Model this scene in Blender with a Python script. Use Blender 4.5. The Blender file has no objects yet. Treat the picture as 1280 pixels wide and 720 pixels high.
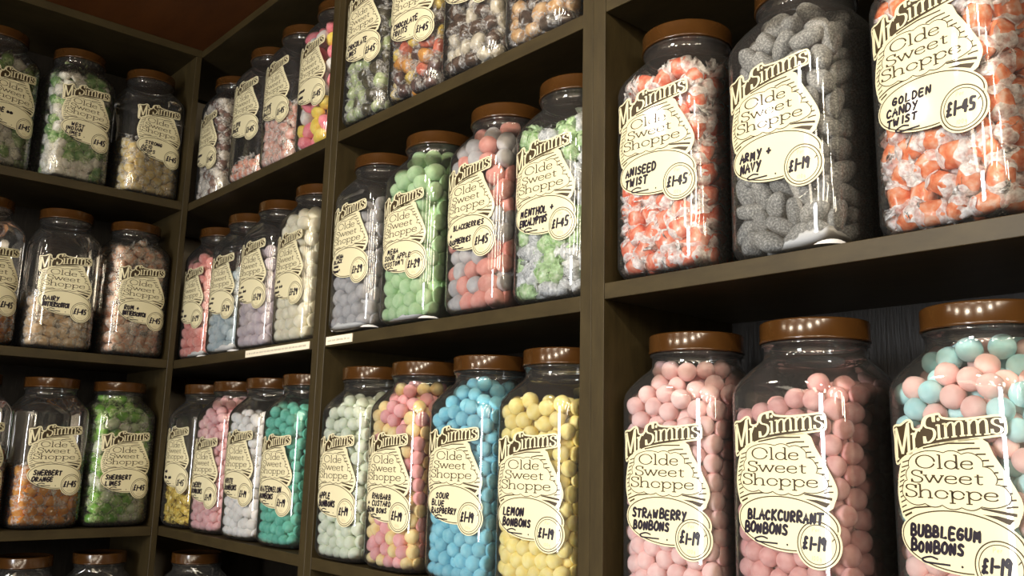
import bpy, bmesh, math, random
import numpy as np
from mathutils import Vector, Matrix, noise
from mathutils.bvhtree import BVHTree
from mathutils.geometry import tessellate_polygon

SC = bpy.context.scene
COL = SC.collection
PI = math.pi
S = 0.72
ZC = 1.40                      # camera height above the floor
rng = random.Random(7)

# ---------------------------------------------------------------- view / camera
SC.view_settings.view_transform = 'Standard'
SC.view_settings.look = 'None'
SC.view_settings.exposure = 0.58
SC.view_settings.gamma = 1.0
SC.view_settings.use_curve_mapping = False
CAM_R = np.array([[0.6655505795610154, 0.12083345084948303, 0.7365064176243138],
                  [0.7459672134143165, -0.13941006985781954, -0.65122788787386],
                  [0.0239862993576448, 0.9828347315688649, -0.18292224540793817]])
CAM_C = np.array([1.89320183, -0.72, ZC])
CAM_F = 1114.978
cd = bpy.data.cameras.new('camera')
cam = bpy.data.objects.new('camera', cd)
COL.objects.link(cam)
m4 = np.eye(4); m4[:3, :3] = CAM_R; m4[:3, 3] = CAM_C
cam.matrix_world = Matrix([list(r) for r in m4])
cd.sensor_width = 36.0
cd.lens = CAM_F * 36.0 / 1280.0
cd.clip_start = 0.05
cd.clip_end = 30
SC.camera = cam
try:
    SC.cycles.transparent_max_bounces = 32
    SC.cycles.max_bounces = 10
    SC.cycles.diffuse_bounces = 6
    SC.cycles.glossy_bounces = 4
    SC.cycles.transmission_bounces = 6
    SC.cycles.use_denoising = True
    SC.cycles.sample_clamp_indirect = 4.0
    SC.cycles.caustics_reflective = False
    SC.cycles.caustics_refractive = False
except Exception:
    pass

# ---------------------------------------------------------------- materials
MATS = {}
def new_mat(name):
    m = bpy.data.materials.new(name)
    m.use_nodes = True
    nt = m.node_tree
    return m, nt, nt.nodes['Principled BSDF']

def hexlin(h):
    h = h.lstrip('#')
    out = []
    for i in (0, 2, 4):
        c = int(h[i:i + 2], 16) / 255
        out.append(c / 12.92 if c <= 0.04045 else ((c + 0.055) / 1.055) ** 2.4)
    return tuple(out) + (1.0,)

def vary(nt, colors, scale=60.0, detail=4, coord='Object'):
    """noise driven colour ramp between the given linear colours"""
    tc = nt.nodes.new('ShaderNodeTexCoord')
    n = nt.nodes.new('ShaderNodeTexNoise')
    n.inputs['Scale'].default_value = scale
    n.inputs['Detail'].default_value = detail
    r = nt.nodes.new('ShaderNodeValToRGB')
    el = r.color_ramp.elements
    k = len(colors)
    el[0].position = 0.3; el[0].color = colors[0]
    el[1].position = 0.7; el[1].color = colors[-1]
    for i in range(1, k - 1):
        e = el.new(0.3 + 0.4 * i / (k - 1)); e.color = colors[i]
    nt.links.new(tc.outputs[coord], n.inputs['Vector'])
    nt.links.new(n.outputs['Fac'], r.inputs['Fac'])
    return n, r

def bump(nt, bsdf, height, strength=0.3, dist=0.002):
    b = nt.nodes.new('ShaderNodeBump')
    b.inputs['Strength'].default_value = strength
    b.inputs['Distance'].default_value = dist
    nt.links.new(height, b.inputs['Height'])
    nt.links.new(b.outputs['Normal'], bsdf.inputs['Normal'])

def plain(name, col, rough=0.5, spec=0.5):
    m, nt, b = new_mat(name)
    b.inputs['Base Color'].default_value = col if len(col) == 4 else tuple(col) + (1,)
    b.inputs['Roughness'].default_value = rough
    b.inputs['Specular IOR Level'].default_value = spec
    return m

def wood(name, c1, c2, rough, stretch=(1, 1, 1), scale=18, bstr=0.25, spec=.28):
    m, nt, b = new_mat(name)
    tc = nt.nodes.new('ShaderNodeTexCoord')
    mp = nt.nodes.new('ShaderNodeMapping')
    mp.inputs['Scale'].default_value = stretch
    n = nt.nodes.new('ShaderNodeTexNoise')
    n.inputs['Scale'].default_value = scale; n.inputs['Detail'].default_value = 6
    n.inputs['Roughness'].default_value = 0.65
    r = nt.nodes.new('ShaderNodeValToRGB')
    r.color_ramp.elements[0].position = 0.3; r.color_ramp.elements[0].color = c1
    r.color_ramp.elements[1].position = 0.72; r.color_ramp.elements[1].color = c2
    nt.links.new(tc.outputs['Object'], mp.inputs['Vector'])
    nt.links.new(mp.outputs['Vector'], n.inputs['Vector'])
    nt.links.new(n.outputs['Fac'], r.inputs['Fac'])
    nt.links.new(r.outputs['Color'], b.inputs['Base Color'])
    b.inputs['Roughness'].default_value = rough
    b.inputs['Specular IOR Level'].default_value = spec
    bump(nt, b, n.outputs['Fac'], bstr, 0.0008)
    return m

M_SHELF = wood('dark_stained_shelf', (.027, .0195, .0078, 1), (.049, .036, .0145, 1), .45, (1, 3, 3), 14)
M_PANEL = wood('dark_stained_upright', (.027, .0195, .0078, 1), (.049, .036, .0145, 1), .45, (6, 6, 1), 14)
M_BACK = wood('black_brown_back', (.006, .005, .0035, 1), (.015, .012, .009, 1), .38, (14, 1, 1), 22, .6, .2)
M_CEIL = wood('brown_ceiling', (.07, .020, .003, 1), (.11, .034, .006, 1), .6, (1, 4, 1), 6)
M_WALL = plain('cream_plaster', (.40, .34, .25), .8)
M_FLOOR = wood('floor_boards', (.03, .016, .008, 1), (.055, .03, .015, 1), .45, (1, 8, 1), 4)

def mat_jar():
    m = bpy.data.materials.new('clear_plastic')
    m.use_nodes = True
    nt = m.node_tree
    nt.nodes.clear()
    out = nt.nodes.new('ShaderNodeOutputMaterial')
    tr = nt.nodes.new('ShaderNodeBsdfTransparent'); tr.inputs['Color'].default_value = (.985, .985, .98, 1)
    gl = nt.nodes.new('ShaderNodeBsdfGlossy'); gl.inputs['Roughness'].default_value = 0.045
    fr = nt.nodes.new('ShaderNodeFresnel'); fr.inputs['IOR'].default_value = 1.75      # a wall has two faces
    tc = nt.nodes.new('ShaderNodeTexCoord')
    n = nt.nodes.new('ShaderNodeTexNoise'); n.inputs['Scale'].default_value = 22; n.inputs['Detail'].default_value = 1
    b = nt.nodes.new('ShaderNodeBump'); b.inputs['Strength'].default_value = .12; b.inputs['Distance'].default_value = .004
    mx = nt.nodes.new('ShaderNodeMixShader')
    nt.links.new(tc.outputs['Object'], n.inputs['Vector'])
    nt.links.new(n.outputs['Fac'], b.inputs['Height'])
    nt.links.new(b.outputs['Normal'], gl.inputs['Normal'])
    nt.links.new(fr.outputs['Fac'], mx.inputs['Fac'])
    nt.links.new(tr.outputs['BSDF'], mx.inputs[1])
    nt.links.new(gl.outputs['BSDF'], mx.inputs[2])
    # faint white diffuse haze mixed into the plastic to lift its dark shoulders
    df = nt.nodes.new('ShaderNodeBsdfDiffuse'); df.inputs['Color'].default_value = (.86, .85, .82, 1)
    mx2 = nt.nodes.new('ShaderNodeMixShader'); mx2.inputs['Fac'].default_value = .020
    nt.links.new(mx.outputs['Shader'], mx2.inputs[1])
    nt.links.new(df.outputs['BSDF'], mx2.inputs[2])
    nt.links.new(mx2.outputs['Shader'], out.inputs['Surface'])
    return m
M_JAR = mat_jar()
def mat_lid():
    m, nt, b = new_mat('brown_lid_plastic')
    b.inputs['Base Color'].default_value = (.115, .038, .010, 1)
    b.inputs['Roughness'].default_value = .17
    b.inputs['Specular IOR Level'].default_value = .5
    n, r = vary(nt, [(.044, .0180, .0045, 1), (.060, .0255, .0064, 1)], 30)
    nt.links.new(r.outputs['Color'], b.inputs['Base Color'])
    return m
M_LID = mat_lid()
M_CREAM = plain('label_cream', (.70, .65, .43), .42, .4)
for _n in ('Coat Weight', 'Coat Roughness'):
    M_CREAM.node_tree.nodes['Principled BSDF'].inputs[_n].default_value = {'Coat Weight': .8, 'Coat Roughness': .07}[_n]
M_PRINT = plain('label_print', (.042, .027, .010), .5, .35)
M_PALE = plain('label_small_print', (.50, .43, .25), .5, .3)
M_INK = plain('marker_ink', (.012, .008, .016), .45, .35)
M_CARD = plain('pale_card', (.50, .46, .38), .7, .3)
M_STRIP = plain('strip_paper', (.85, .78, .62), .6, .3)
M_DUST = plain('icing_sugar', (.88, .87, .84), .95, .1)

def mat_powder(name, cols, rough=.85, bs=.25, scale=140, lift=.84, cscale=90, sss=.35):
    m, nt, b = new_mat(name)
    cols = [tuple(v ** lift for v in c[:3]) for c in cols]
    n, r = vary(nt, [c + (1,) for c in cols], cscale)
    oi = nt.nodes.new('ShaderNodeObjectInfo')
    hs = nt.nodes.new('ShaderNodeHueSaturation')
    mr = nt.nodes.new('ShaderNodeMapRange')
    mr.inputs['To Min'].default_value = .90; mr.inputs['To Max'].default_value = 1.08
    nt.links.new(oi.outputs['Random'], mr.inputs['Value'])
    nt.links.new(mr.outputs['Result'], hs.inputs['Value'])
    nt.links.new(r.outputs['Color'], hs.inputs['Color'])
    nt.links.new(hs.outputs['Color'], b.inputs['Base Color'])
    b.inputs['Roughness'].default_value = rough
    b.inputs['Specular IOR Level'].default_value = .25
    b.inputs['Subsurface Weight'].default_value = sss
    b.inputs['Subsurface Radius'].default_value = (1, .8, .7)
    b.inputs['Subsurface Scale'].default_value = .005
    n2 = nt.nodes.new('ShaderNodeTexNoise'); n2.inputs['Scale'].default_value = scale * 6; n2.inputs['Detail'].default_value = 3
    tc = nt.nodes.new('ShaderNodeTexCoord')
    nt.links.new(tc.outputs['Object'], n2.inputs['Vector'])
    bump(nt, b, n2.outputs['Fac'], bs, .0006)
    return m

def mat_gloss(name, cols, rough=.22, scale=110):
    m, nt, b = new_mat(name)
    n, r = vary(nt, [c + (1,) if len(c) == 3 else c for c in cols], scale)
    nt.links.new(r.outputs['Color'], b.inputs['Base Color'])
    b.inputs['Roughness'].default_value = rough
    bump(nt, b, n.outputs['Fac'], .5, .002)
    return m

def mat_film(name, tint, alpha, rough=.25):
    """thin crinkled wrapper: part see-through, part white scatter"""
    m, nt, b = new_mat(name)
    b.inputs['Base Color'].default_value = tint + (1,)
    b.inputs['Roughness'].default_value = rough
    tc = nt.nodes.new('ShaderNodeTexCoord')
    n = nt.nodes.new('ShaderNodeTexNoise'); n.inputs['Scale'].default_value = 220; n.inputs['Detail'].default_value = 3
    mr = nt.nodes.new('ShaderNodeMapRange')
    mr.inputs['From Min'].default_value = .35; mr.inputs['From Max'].default_value = .65
    mr.inputs['To Min'].default_value = max(0, alpha - .3); mr.inputs['To Max'].default_value = min(1, alpha + .3)
    nt.links.new(tc.outputs['Object'], n.inputs['Vector'])
    nt.links.new(n.outputs['Fac'], mr.inputs['Value'])
    nt.links.new(mr.outputs['Result'], b.inputs['Alpha'])
    bump(nt, b, n.outputs['Fac'], .6, .002)
    return m

# ---------------------------------------------------------------- object helpers
def link(name, me, parent=None):
    o = bpy.data.objects.new(name, me)
    COL.objects.link(o)
    if parent is not None:
        o.parent = parent
    return o

def mesh_from(name, verts, faces, mats, smooth=False, fmat=None):
    me = bpy.data.meshes.new(name)
    me.from_pydata([tuple(v) for v in verts], [], faces)
    for m in mats:
        me.materials.append(m)
    if fmat is not None:
        me.polygons.foreach_set('material_index', fmat)
    if smooth:
        me.polygons.foreach_set('use_smooth', [True] * len(me.polygons))
    me.update()
    return me

def tag(o, label=None, cat=None, group=None, kind=None):
    if label: o['label'] = label
    if cat: o['category'] = cat
    if group: o['group'] = group
    if kind: o['kind'] = kind
    return o

def box_mesh(name, lo, hi, mat, bevel=.0005):
    bm = bmesh.new()
    bmesh.ops.create_cube(bm, size=1)
    for v in bm.verts:
        v.co = Vector([(lo[i] + hi[i]) / 2 + v.co[i] * (hi[i] - lo[i]) for i in range(3)])
    if bevel:
        bmesh.ops.bevel(bm, geom=bm.edges[:], offset=bevel, segments=1, affect='EDGES')
    me = bpy.data.meshes.new(name)
    bm.to_mesh(me); bm.free()
    me.materials.append(mat)
    return me

OPAQUE = []      # objects that hide sweets in the visibility pass

def box(name, lo, hi, mat, parent=None, origin=(0, 0, 0), bevel=.0005):
    o = link(name, box_mesh(name, [lo[i] - origin[i] for i in range(3)], [hi[i] - origin[i] for i in range(3)], mat, bevel), parent)
    if parent is None:
        o.location = origin
    OPAQUE.append(o)
    return o

# ---------------------------------------------------------------- the shop shell
def struct(name, lo, hi, mat):
    return tag(box(name, lo, hi, mat, bevel=0), kind='structure')
XR, YF = 5.6, -2.5
TOP = ZC + .883
struct('floor', (-.3, YF, -.05), (XR, .3, 0), M_FLOOR)
struct('ceiling', (-.3, YF, TOP), (XR, .3, TOP + .05), M_CEIL)
struct('wall_back', (-.3, .27, 0), (XR, .32, TOP), M_WALL)
struct('wall_left', (-.32, YF, 0), (-.27, .3, TOP), M_WALL)
struct('wall_right', (XR, YF, 0), (XR + .05, .3, TOP), M_WALL)
# street wall with the shop window that lets the daylight in
WX0, WX1, WZ0, WZ1 = 1.06, 1.50, 1.00, 2.10
wf = bpy.data.objects.new('wall_front', None)
bm = bmesh.new()
def bmbox(bm, lo, hi):
    r = bmesh.ops.create_cube(bm, size=1)
    for v in r['verts']:
        v.co = Vector([(lo[i] + hi[i]) / 2 + v.co[i] * (hi[i] - lo[i]) for i in range(3)])
bmbox(bm, (-.3, YF - .05, 0), (WX0, YF, TOP)); bmbox(bm, (WX1, YF - .05, 0), (XR, YF, TOP))
bmbox(bm, (WX0, YF - .05, 0), (WX1, YF, WZ0)); bmbox(bm, (WX0, YF - .05, WZ1), (WX1, YF, TOP))
me = bpy.data.meshes.new('wall_front'); bm.to_mesh(me); bm.free(); me.materials.append(M_WALL)
bpy.data.objects.remove(wf)
me.materials[0] = plain('white_wall_paint', (.78, .75, .68), .7)
tag(link('wall_front', me), kind='structure')
win = tag(link('window_1', None), kind='structure')
bm = bmesh.new()
t = .04
bmbox(bm, (WX0, YF - .05, WZ0), (WX0 + t, YF + .01, WZ1)); bmbox(bm, (WX1 - t, YF - .05, WZ0), (WX1, YF + .01, WZ1))
bmbox(bm, (WX0 + t, YF - .05, WZ0), (WX1 - t, YF + .01, WZ0 + t)); bmbox(bm, (WX0 + t, YF - .05, WZ1 - t), (WX1 - t, YF + .01, WZ1))
me = bpy.data.meshes.new('window_frame'); bm.to_mesh(me); bm.free(); me.materials.append(M_PANEL)
link('window_frame', me, win)
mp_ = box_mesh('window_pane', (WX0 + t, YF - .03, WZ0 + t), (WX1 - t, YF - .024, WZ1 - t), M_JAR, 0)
link('window_pane', mp_, win)

# ---------------------------------------------------------------- shelving
XLM0, XLM1 = .8179 * S, .872 * S
XLMm = (XLM0 + XLM1) / 2
XMR0, XMR1 = 1.6617 * S, 1.7116 * S
XMRm = 1.6855 * S
T = .018
DEP = .25
Z1 = ZC + .7284 * S; Z2 = ZC + .248 * S; Z3 = ZC - .2268 * S
Z4 = Z3 - .343; Z5 = Z4 - .343; Z6 = Z5 - .343
ZR = [ZC + .2623 * S + .343, ZC + .2623 * S, ZC - .2215 * S]
ZR += [ZR[2] - .343, ZR[2] - .686, ZR[2] - 1.029]
ZTOPU = ZC + .865

def unit(label, x0, x1, pl, pr, zs, y0=0.0, mat=M_SHELF, rot=0, loc=(0, 0), open_left=False):
    """shelving carcase along +x, front at y=0; pl / pr = thickness of the side panels"""
    r = tag(link('shelving_unit', None), label, 'shelving unit', 'dark shelving units')
    r.location = (loc[0], loc[1], 0); r.rotation_euler = (0, 0, rot)
    if pl: box('side_panel', (x0, 0, 0), (x0 + pl, DEP, ZTOPU), M_PANEL, r)
    if pr: box('side_panel', (x1 - pr, 0, 0), (x1, DEP, ZTOPU), M_PANEL, r)
    a, b = x0 + pl + .0003, x1 - pr - .0003
    for z in zs:
        box('shelf', (a, .0006, z - T), (b, DEP - .008, z), M_SHELF, r)
    box('top_board', (x0, .0002, ZTOPU + .0003), (x1, DEP, TOP - .0005), M_SHELF, r)
    box('back_panel', (x0 + (pl and .002), DEP - .0075, .0005), (x1 - (pr and .002), DEP - .0005, ZTOPU - .0005), M_BACK, r)
    return r
ZS = [Z1, Z2, Z3, Z4, Z5, Z6]
unit('dark wooden shelving unit in the corner, between the corner post and the first upright', -.245, XLMm - .0002, 0, XLMm - XLM0, ZS)
unit('dark wooden shelving unit in the middle, between the two tall uprights', XLMm + .0002, XMRm - .0002, XLM1 - XLMm, XMRm - XMR0, ZS)
unit('dark wooden shelving unit at the right with the largest, nearest jars', XMRm + .0002, 2.35, XMR1 - XMRm, .018, ZR)
# the unit on the left wall: its front faces +x, it runs towards -y
unit('dark wooden shelving unit on the left-hand wall, facing across the corner', -1.2, -.0004, .018, .0125, ZS, rot=PI / 2)

# ---------------------------------------------------------------- jar geometry
W, NEXP, HJ = .0656, 4.4, .290
PROF = [(.0012, .051, 3.2), (.0020, .0562, 3.5), (.0052, .0612, 3.9), (.0105, .0642, 4.2), (.017, W, NEXP), (.218, W, NEXP), (.2255, .0649, 4.1),
        (.2325, .0627, 3.5), (.239, .0602, 2.8), (.2455, .0556, 2.45), (.251, .0510, 2.15), (.2545, .0485, 2.0), (.2575, .0476, 2.0),
        (.2660, .0476, 2.0), (.2668, .0498, 2.0), (.2688, .0498, 2.0), (.2696, .0476, 2.0)]
PZ = [p[0] for p in PROF]; PW = [p[1] for p in PROF]; PN = [p[2] for p in PROF]

def ring(w, n, k=72):
    out = []
    for i in range(k):
        a = 2 * PI * i / k
        c, s = math.cos(a), math.sin(a)
        out.append((w * math.copysign(abs(c) ** (2 / n), c), w * math.copysign(abs(s) ** (2 / n), s)))
    return out

def jar_body_mesh():
    k = 72
    vs, fs = [], []
    prof = []
    for j in range(len(PROF) - 1):
        prof.append(PROF[j])
        if PROF[j + 1][0] - PROF[j][0] > .05:
            for q in range(1, 5):
                f = q / 5
                prof.append(tuple(PROF[j][i] * (1 - f) + PROF[j + 1][i] * f for i in range(3)))
    prof.append(PROF[-1])
    vs.append((0, 0, .0045))
    vs += [(x * .8, y * .8, .0040) for x, y in ring(.050, 3, k)]
    for z, w, n in prof:
        vs += [(x, y, z) for x, y in ring(w, n, k)]
    for i in range(k):
        fs.append((0, 1 + (i + 1) % k, 1 + i))
    for j in range(len(prof)):
        a = 1 + j * k; b = a + k
        for i in range(k):
            fs.append((a + i, a + (i + 1) % k, b + (i + 1) % k, b + i))
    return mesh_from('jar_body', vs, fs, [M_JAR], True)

def lid_mesh():
    k = 168
    prof = [(.0, .2699), (.0485, .2699), (.0508, .2699), (.0515, .2706), (.0515, .2722), (.0509, .2728), (.0509, .2876), (.0505, .2891), (.0492, .2899), (.044, .29), (.0435, .2895), (0, .2895)]
    vs, fs = [], []
    for r, z in prof:
        for i in range(k):
            a = 2 * PI * i / k
            rr = r + (.00007 if (i % 2 and .2725 < z < .288 and r > .05) else 0)
            vs.append((rr * math.cos(a), rr * math.sin(a), z))
    for j in range(len(prof) - 1):
        for i in range(k):
            fs.append((j * k + i, j * k + (i + 1) % k, (j + 1) * k + (i + 1) % k, (j + 1) * k + i))
    me = mesh_from('lid', vs, fs, [M_LID], True)
    bm = bmesh.new(); bm.from_mesh(me)
    bmesh.ops.remove_doubles(bm, verts=bm.verts, dist=1e-6)
    bm.to_mesh(me); bm.free()
    return me

# arc-length table of the front of the cross-section
_t = np.linspace(0, PI, 3001) - PI / 2
_ct, _st = np.cos(_t - PI / 2), np.sin(_t - PI / 2)
_t2 = np.linspace(-PI, 0, 4001)
_sx = W * np.sign(np.cos(_t2)) * np.abs(np.cos(_t2)) ** (2 / NEXP)
_sy = W * np.sign(np.sin(_t2)) * np.abs(np.sin(_t2)) ** (2 / NEXP)
_sl = np.concatenate([[0], np.cumsum(np.hypot(np.diff(_sx), np.diff(_sy)))])
_sl -= np.interp(-PI / 2, _t2, _sl)

def on_jar(s, off):
    x = float(np.interp(s, _sl, _sx)); y = float(np.interp(s, _sl, _sy))
    gx = math.copysign(abs(x) ** (NEXP - 1), x); gy = math.copysign(abs(y) ** (NEXP - 1), y)
    L = math.hypot(gx, gy) or 1
    return x + gx / L * off, y + gy / L * off

class Sheet:
    """flat artwork in label millimetres, later wrapped on the jar"""
    def __init__(self): self.v = []; self.f = []; self.m = []
    def poly(self, pts, level, mi=0):
        tris = tessellate_polygon([[Vector((p[0], p[1], 0)) for p in pts]])
        b = len(self.v)
        self.v += [(p[0], p[1], level) for p in pts]
        for t in tris:
            a, c, d = (Vector(pts[i]) for i in t)
            if (c - a).cross(d - a) < 0: t = t[::-1]
            self.f.append(tuple(b + i for i in t)); self.m.append(mi)
    def ribbon(self, pts, width, level, closed=False, mi=0):
        """width: number or function(direction) -> width"""
        P = [Vector(p) for p in pts]
        n = len(P)
        if n < 2: return
        b = len(self.v)
        for i in range(n):
            p0 = P[i - 1] if (i > 0 or closed) else P[i]
            p1 = P[(i + 1) % n] if (i < n - 1 or closed) else P[i]
            d = p1 - p0
            if d.length < 1e-6: d = Vector((1, 0))
            d.normalize()
            w = width(d) if callable(width) else width
            nn = Vector((-d.y, d.x)) * w / 2
            self.v.append((P[i].x + nn.x, P[i].y + nn.y, level)); self.v.append((P[i].x - nn.x, P[i].y - nn.y, level))
        for i in range(n if closed else n - 1):
            j = (i + 1) % n
            self.f.append((b + 2 * i, b + 2 * i + 1, b + 2 * j + 1, b + 2 * j)); self.m.append(mi)
    def build(self, name, mats, scale=1.0):
        bm = bmesh.new()
        vs = [bm.verts.new(v) for v in self.v]
        for f, mi in zip(self.f, self.m):
            try:
                q = bm.faces.new([vs[i] for i in f]); q.material_index = mi
            except ValueError:
                pass
        for k in range(-14, 15):
            bmesh.ops.bisect_plane(bm, geom=bm.verts[:] + bm.edges[:] + bm.faces[:], plane_co=(k * 4.0, 0, 0), plane_no=(1, 0, 0), dist=1e-5)
        for v in bm.verts:
            s, z = v.co.x / 1000 * scale, v.co.y / 1000 * scale
            x, y = on_jar(s, .0004 + v.co.z * .00012)
            v.co = Vector((x, y, z))
        me = bpy.data.meshes.new(name)
        bm.to_mesh(me); bm.free()
        for m in mats: me.materials.append(m)
        return me

def catmull(P, n=5, closed=False):
    out = []
    N = len(P)
    rngk = range(N if closed else N - 1)
    for i in rngk:
        p0 = P[(i - 1) % N] if (closed or i > 0) else P[i]
        p1 = P[i]; p2 = P[(i + 1) % N]
        p3 = P[(i + 2) % N] if (closed or i + 2 < N) else p2
        for k in range(n):
            t = k / n
            out.append(tuple(.5 * (2 * p1[c] + (p2[c] - p0[c]) * t + (2 * p0[c] - 5 * p1[c] + 4 * p2[c] - p3[c]) * t * t + (3 * p1[c] - p0[c] - 3 * p2[c] + p3[c]) * t ** 3) for c in (0, 1)))
    if not closed: out.append(tuple(P[-1]))
    return out

def ell(cx, cy, rx, ry, rot=0, n=56, a0=0, a1=2 * PI):
    out = []
    full = abs(a1 - a0 - 2 * PI) < 1e-6
    for i in range(n if full else n + 1):
        a = a0 + (a1 - a0) * i / n
        x, y = rx * math.cos(a), ry * math.sin(a)
        c, s = math.cos(rot), math.sin(rot)
        out.append((cx + x * c - y * s, cy + x * s + y * c))
    return out

# ---- serif alphabet: ('c', pts) smooth curve, ('l', pts) straight; ('s', x, y, w) serif
def E_(cx, cy, rx, ry, a0=0, a1=360):
    return ('l', ell(cx, cy, rx, ry, 0, 22, math.radians(a0), math.radians(a1)))
SERIF = {
    'M': (1.0, [('l', [(.14, 0), (.14, 1)]), ('l', [(.16, 1), (.5, .08)]), ('l', [(.5, .08), (.84, 1)]), ('l', [(.86, 1), (.86, 0)]), ('s', .14, 0, .26), ('s', .86, 0, .28), ('s', .10, 1, .2), ('s', .90, 1, .2)]),
    'r': (.46, [('l', [(.14, 0), (.14, .62)]), ('c', [(.16, .42), (.25, .58), (.36, .62), (.44, .55)]), ('s', .14, 0, .26), ('s', .08, .61, .12)]),
    'S': (.62, [('c', [(.54, .74), (.5, .92), (.32, 1), (.14, .95), (.07, .78), (.16, .62), (.34, .52), (.5, .42), (.57, .26), (.5, .08), (.3, 0), (.12, .06), (.05, .26)]), ('l', [(.55, .7), (.56, .98)]), ('l', [(.05, .02), (.05, .3)])]),
    'i': (.28, [('l', [(.14, 0), (.14, .62)]), ('s', .14, 0, .24), ('s', .08, .61, .12), ('d', .14, .85, .075)]),
    'm': (.92, [('l', [(.13, 0), (.13, .62)]), ('l', [(.46, 0), (.46, .42)]), ('l', [(.79, 0), (.79, .42)]), ('c', [(.14, .45), (.24, .58), (.36, .62), (.44, .55), (.46, .4)]), ('c', [(.47, .45), (.57, .58), (.69, .62), (.77, .55), (.79, .4)]), ('s', .13, 0, .22), ('s', .46, 0, .22), ('s', .79, 0, .22), ('s', .07, .61, .12)]),
    's': (.46, [('c', [(.38, .46), (.34, .58), (.22, .62), (.1, .57), (.08, .46), (.16, .37), (.3, .29), (.39, .18), (.33, .04), (.2, 0), (.09, .05), (.05, .17)]), ('l', [(.39, .42), (.39, .61)]), ('l', [(.05, .01), (.05, .2)])]),
    'O': (1.02, [E_(.5, .5, .44, .5)]),
    'l': (.34, [('l', [(.16, 0), (.16, 1.05)]), ('s', .16, 0, .26), ('s', .1, 1.04, .12)]),
    'd': (.72, [E_(.32, .3, .26, .31), ('l', [(.58, 0), (.58, 1.05)]), ('s', .64, .01, .12), ('s', .52, 1.04, .12)]),
    'e': (.64, [('l', [(.08, .34), (.55, .34)]), ('c', [(.55, .34), (.5, .54), (.33, .62), (.14, .54), (.06, .32), (.12, .1), (.32, 0), (.48, .04), (.57, .14)])]),
    'w': (.94, [('l', [(.08, .62), (.28, .02)]), ('l', [(.28, .02), (.47, .6)]), ('l', [(.47, .6), (.67, .02)]), ('l', [(.67, .02), (.88, .62)]), ('s', .08, .62, .2), ('s', .47, .62, .16), ('s', .87, .62, .18)]),
    't': (.46, [('c', [(.2, .8), (.2, .4), (.2, .12), (.28, .02), (.4, .06)]), ('l', [(.05, .62), (.42, .62)])]),
    'h': (.74, [('l', [(.13, 0), (.13, 1.05)]), ('c', [(.14, .42), (.26, .58), (.42, .62), (.54, .53), (.57, .36), (.57, 0)]), ('s', .13, 0, .24), ('s', .57, 0, .24), ('s', .07, 1.04, .12)]),
    'o': (.66, [E_(.33, .31, .27, .31)]),
    'p': (.70, [('l', [(.13, -.32), (.13, .62)]), E_(.38, .31, .25, .31), ('s', .13, -.32, .26), ('s', .07, .61, .12)]),
}
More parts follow.
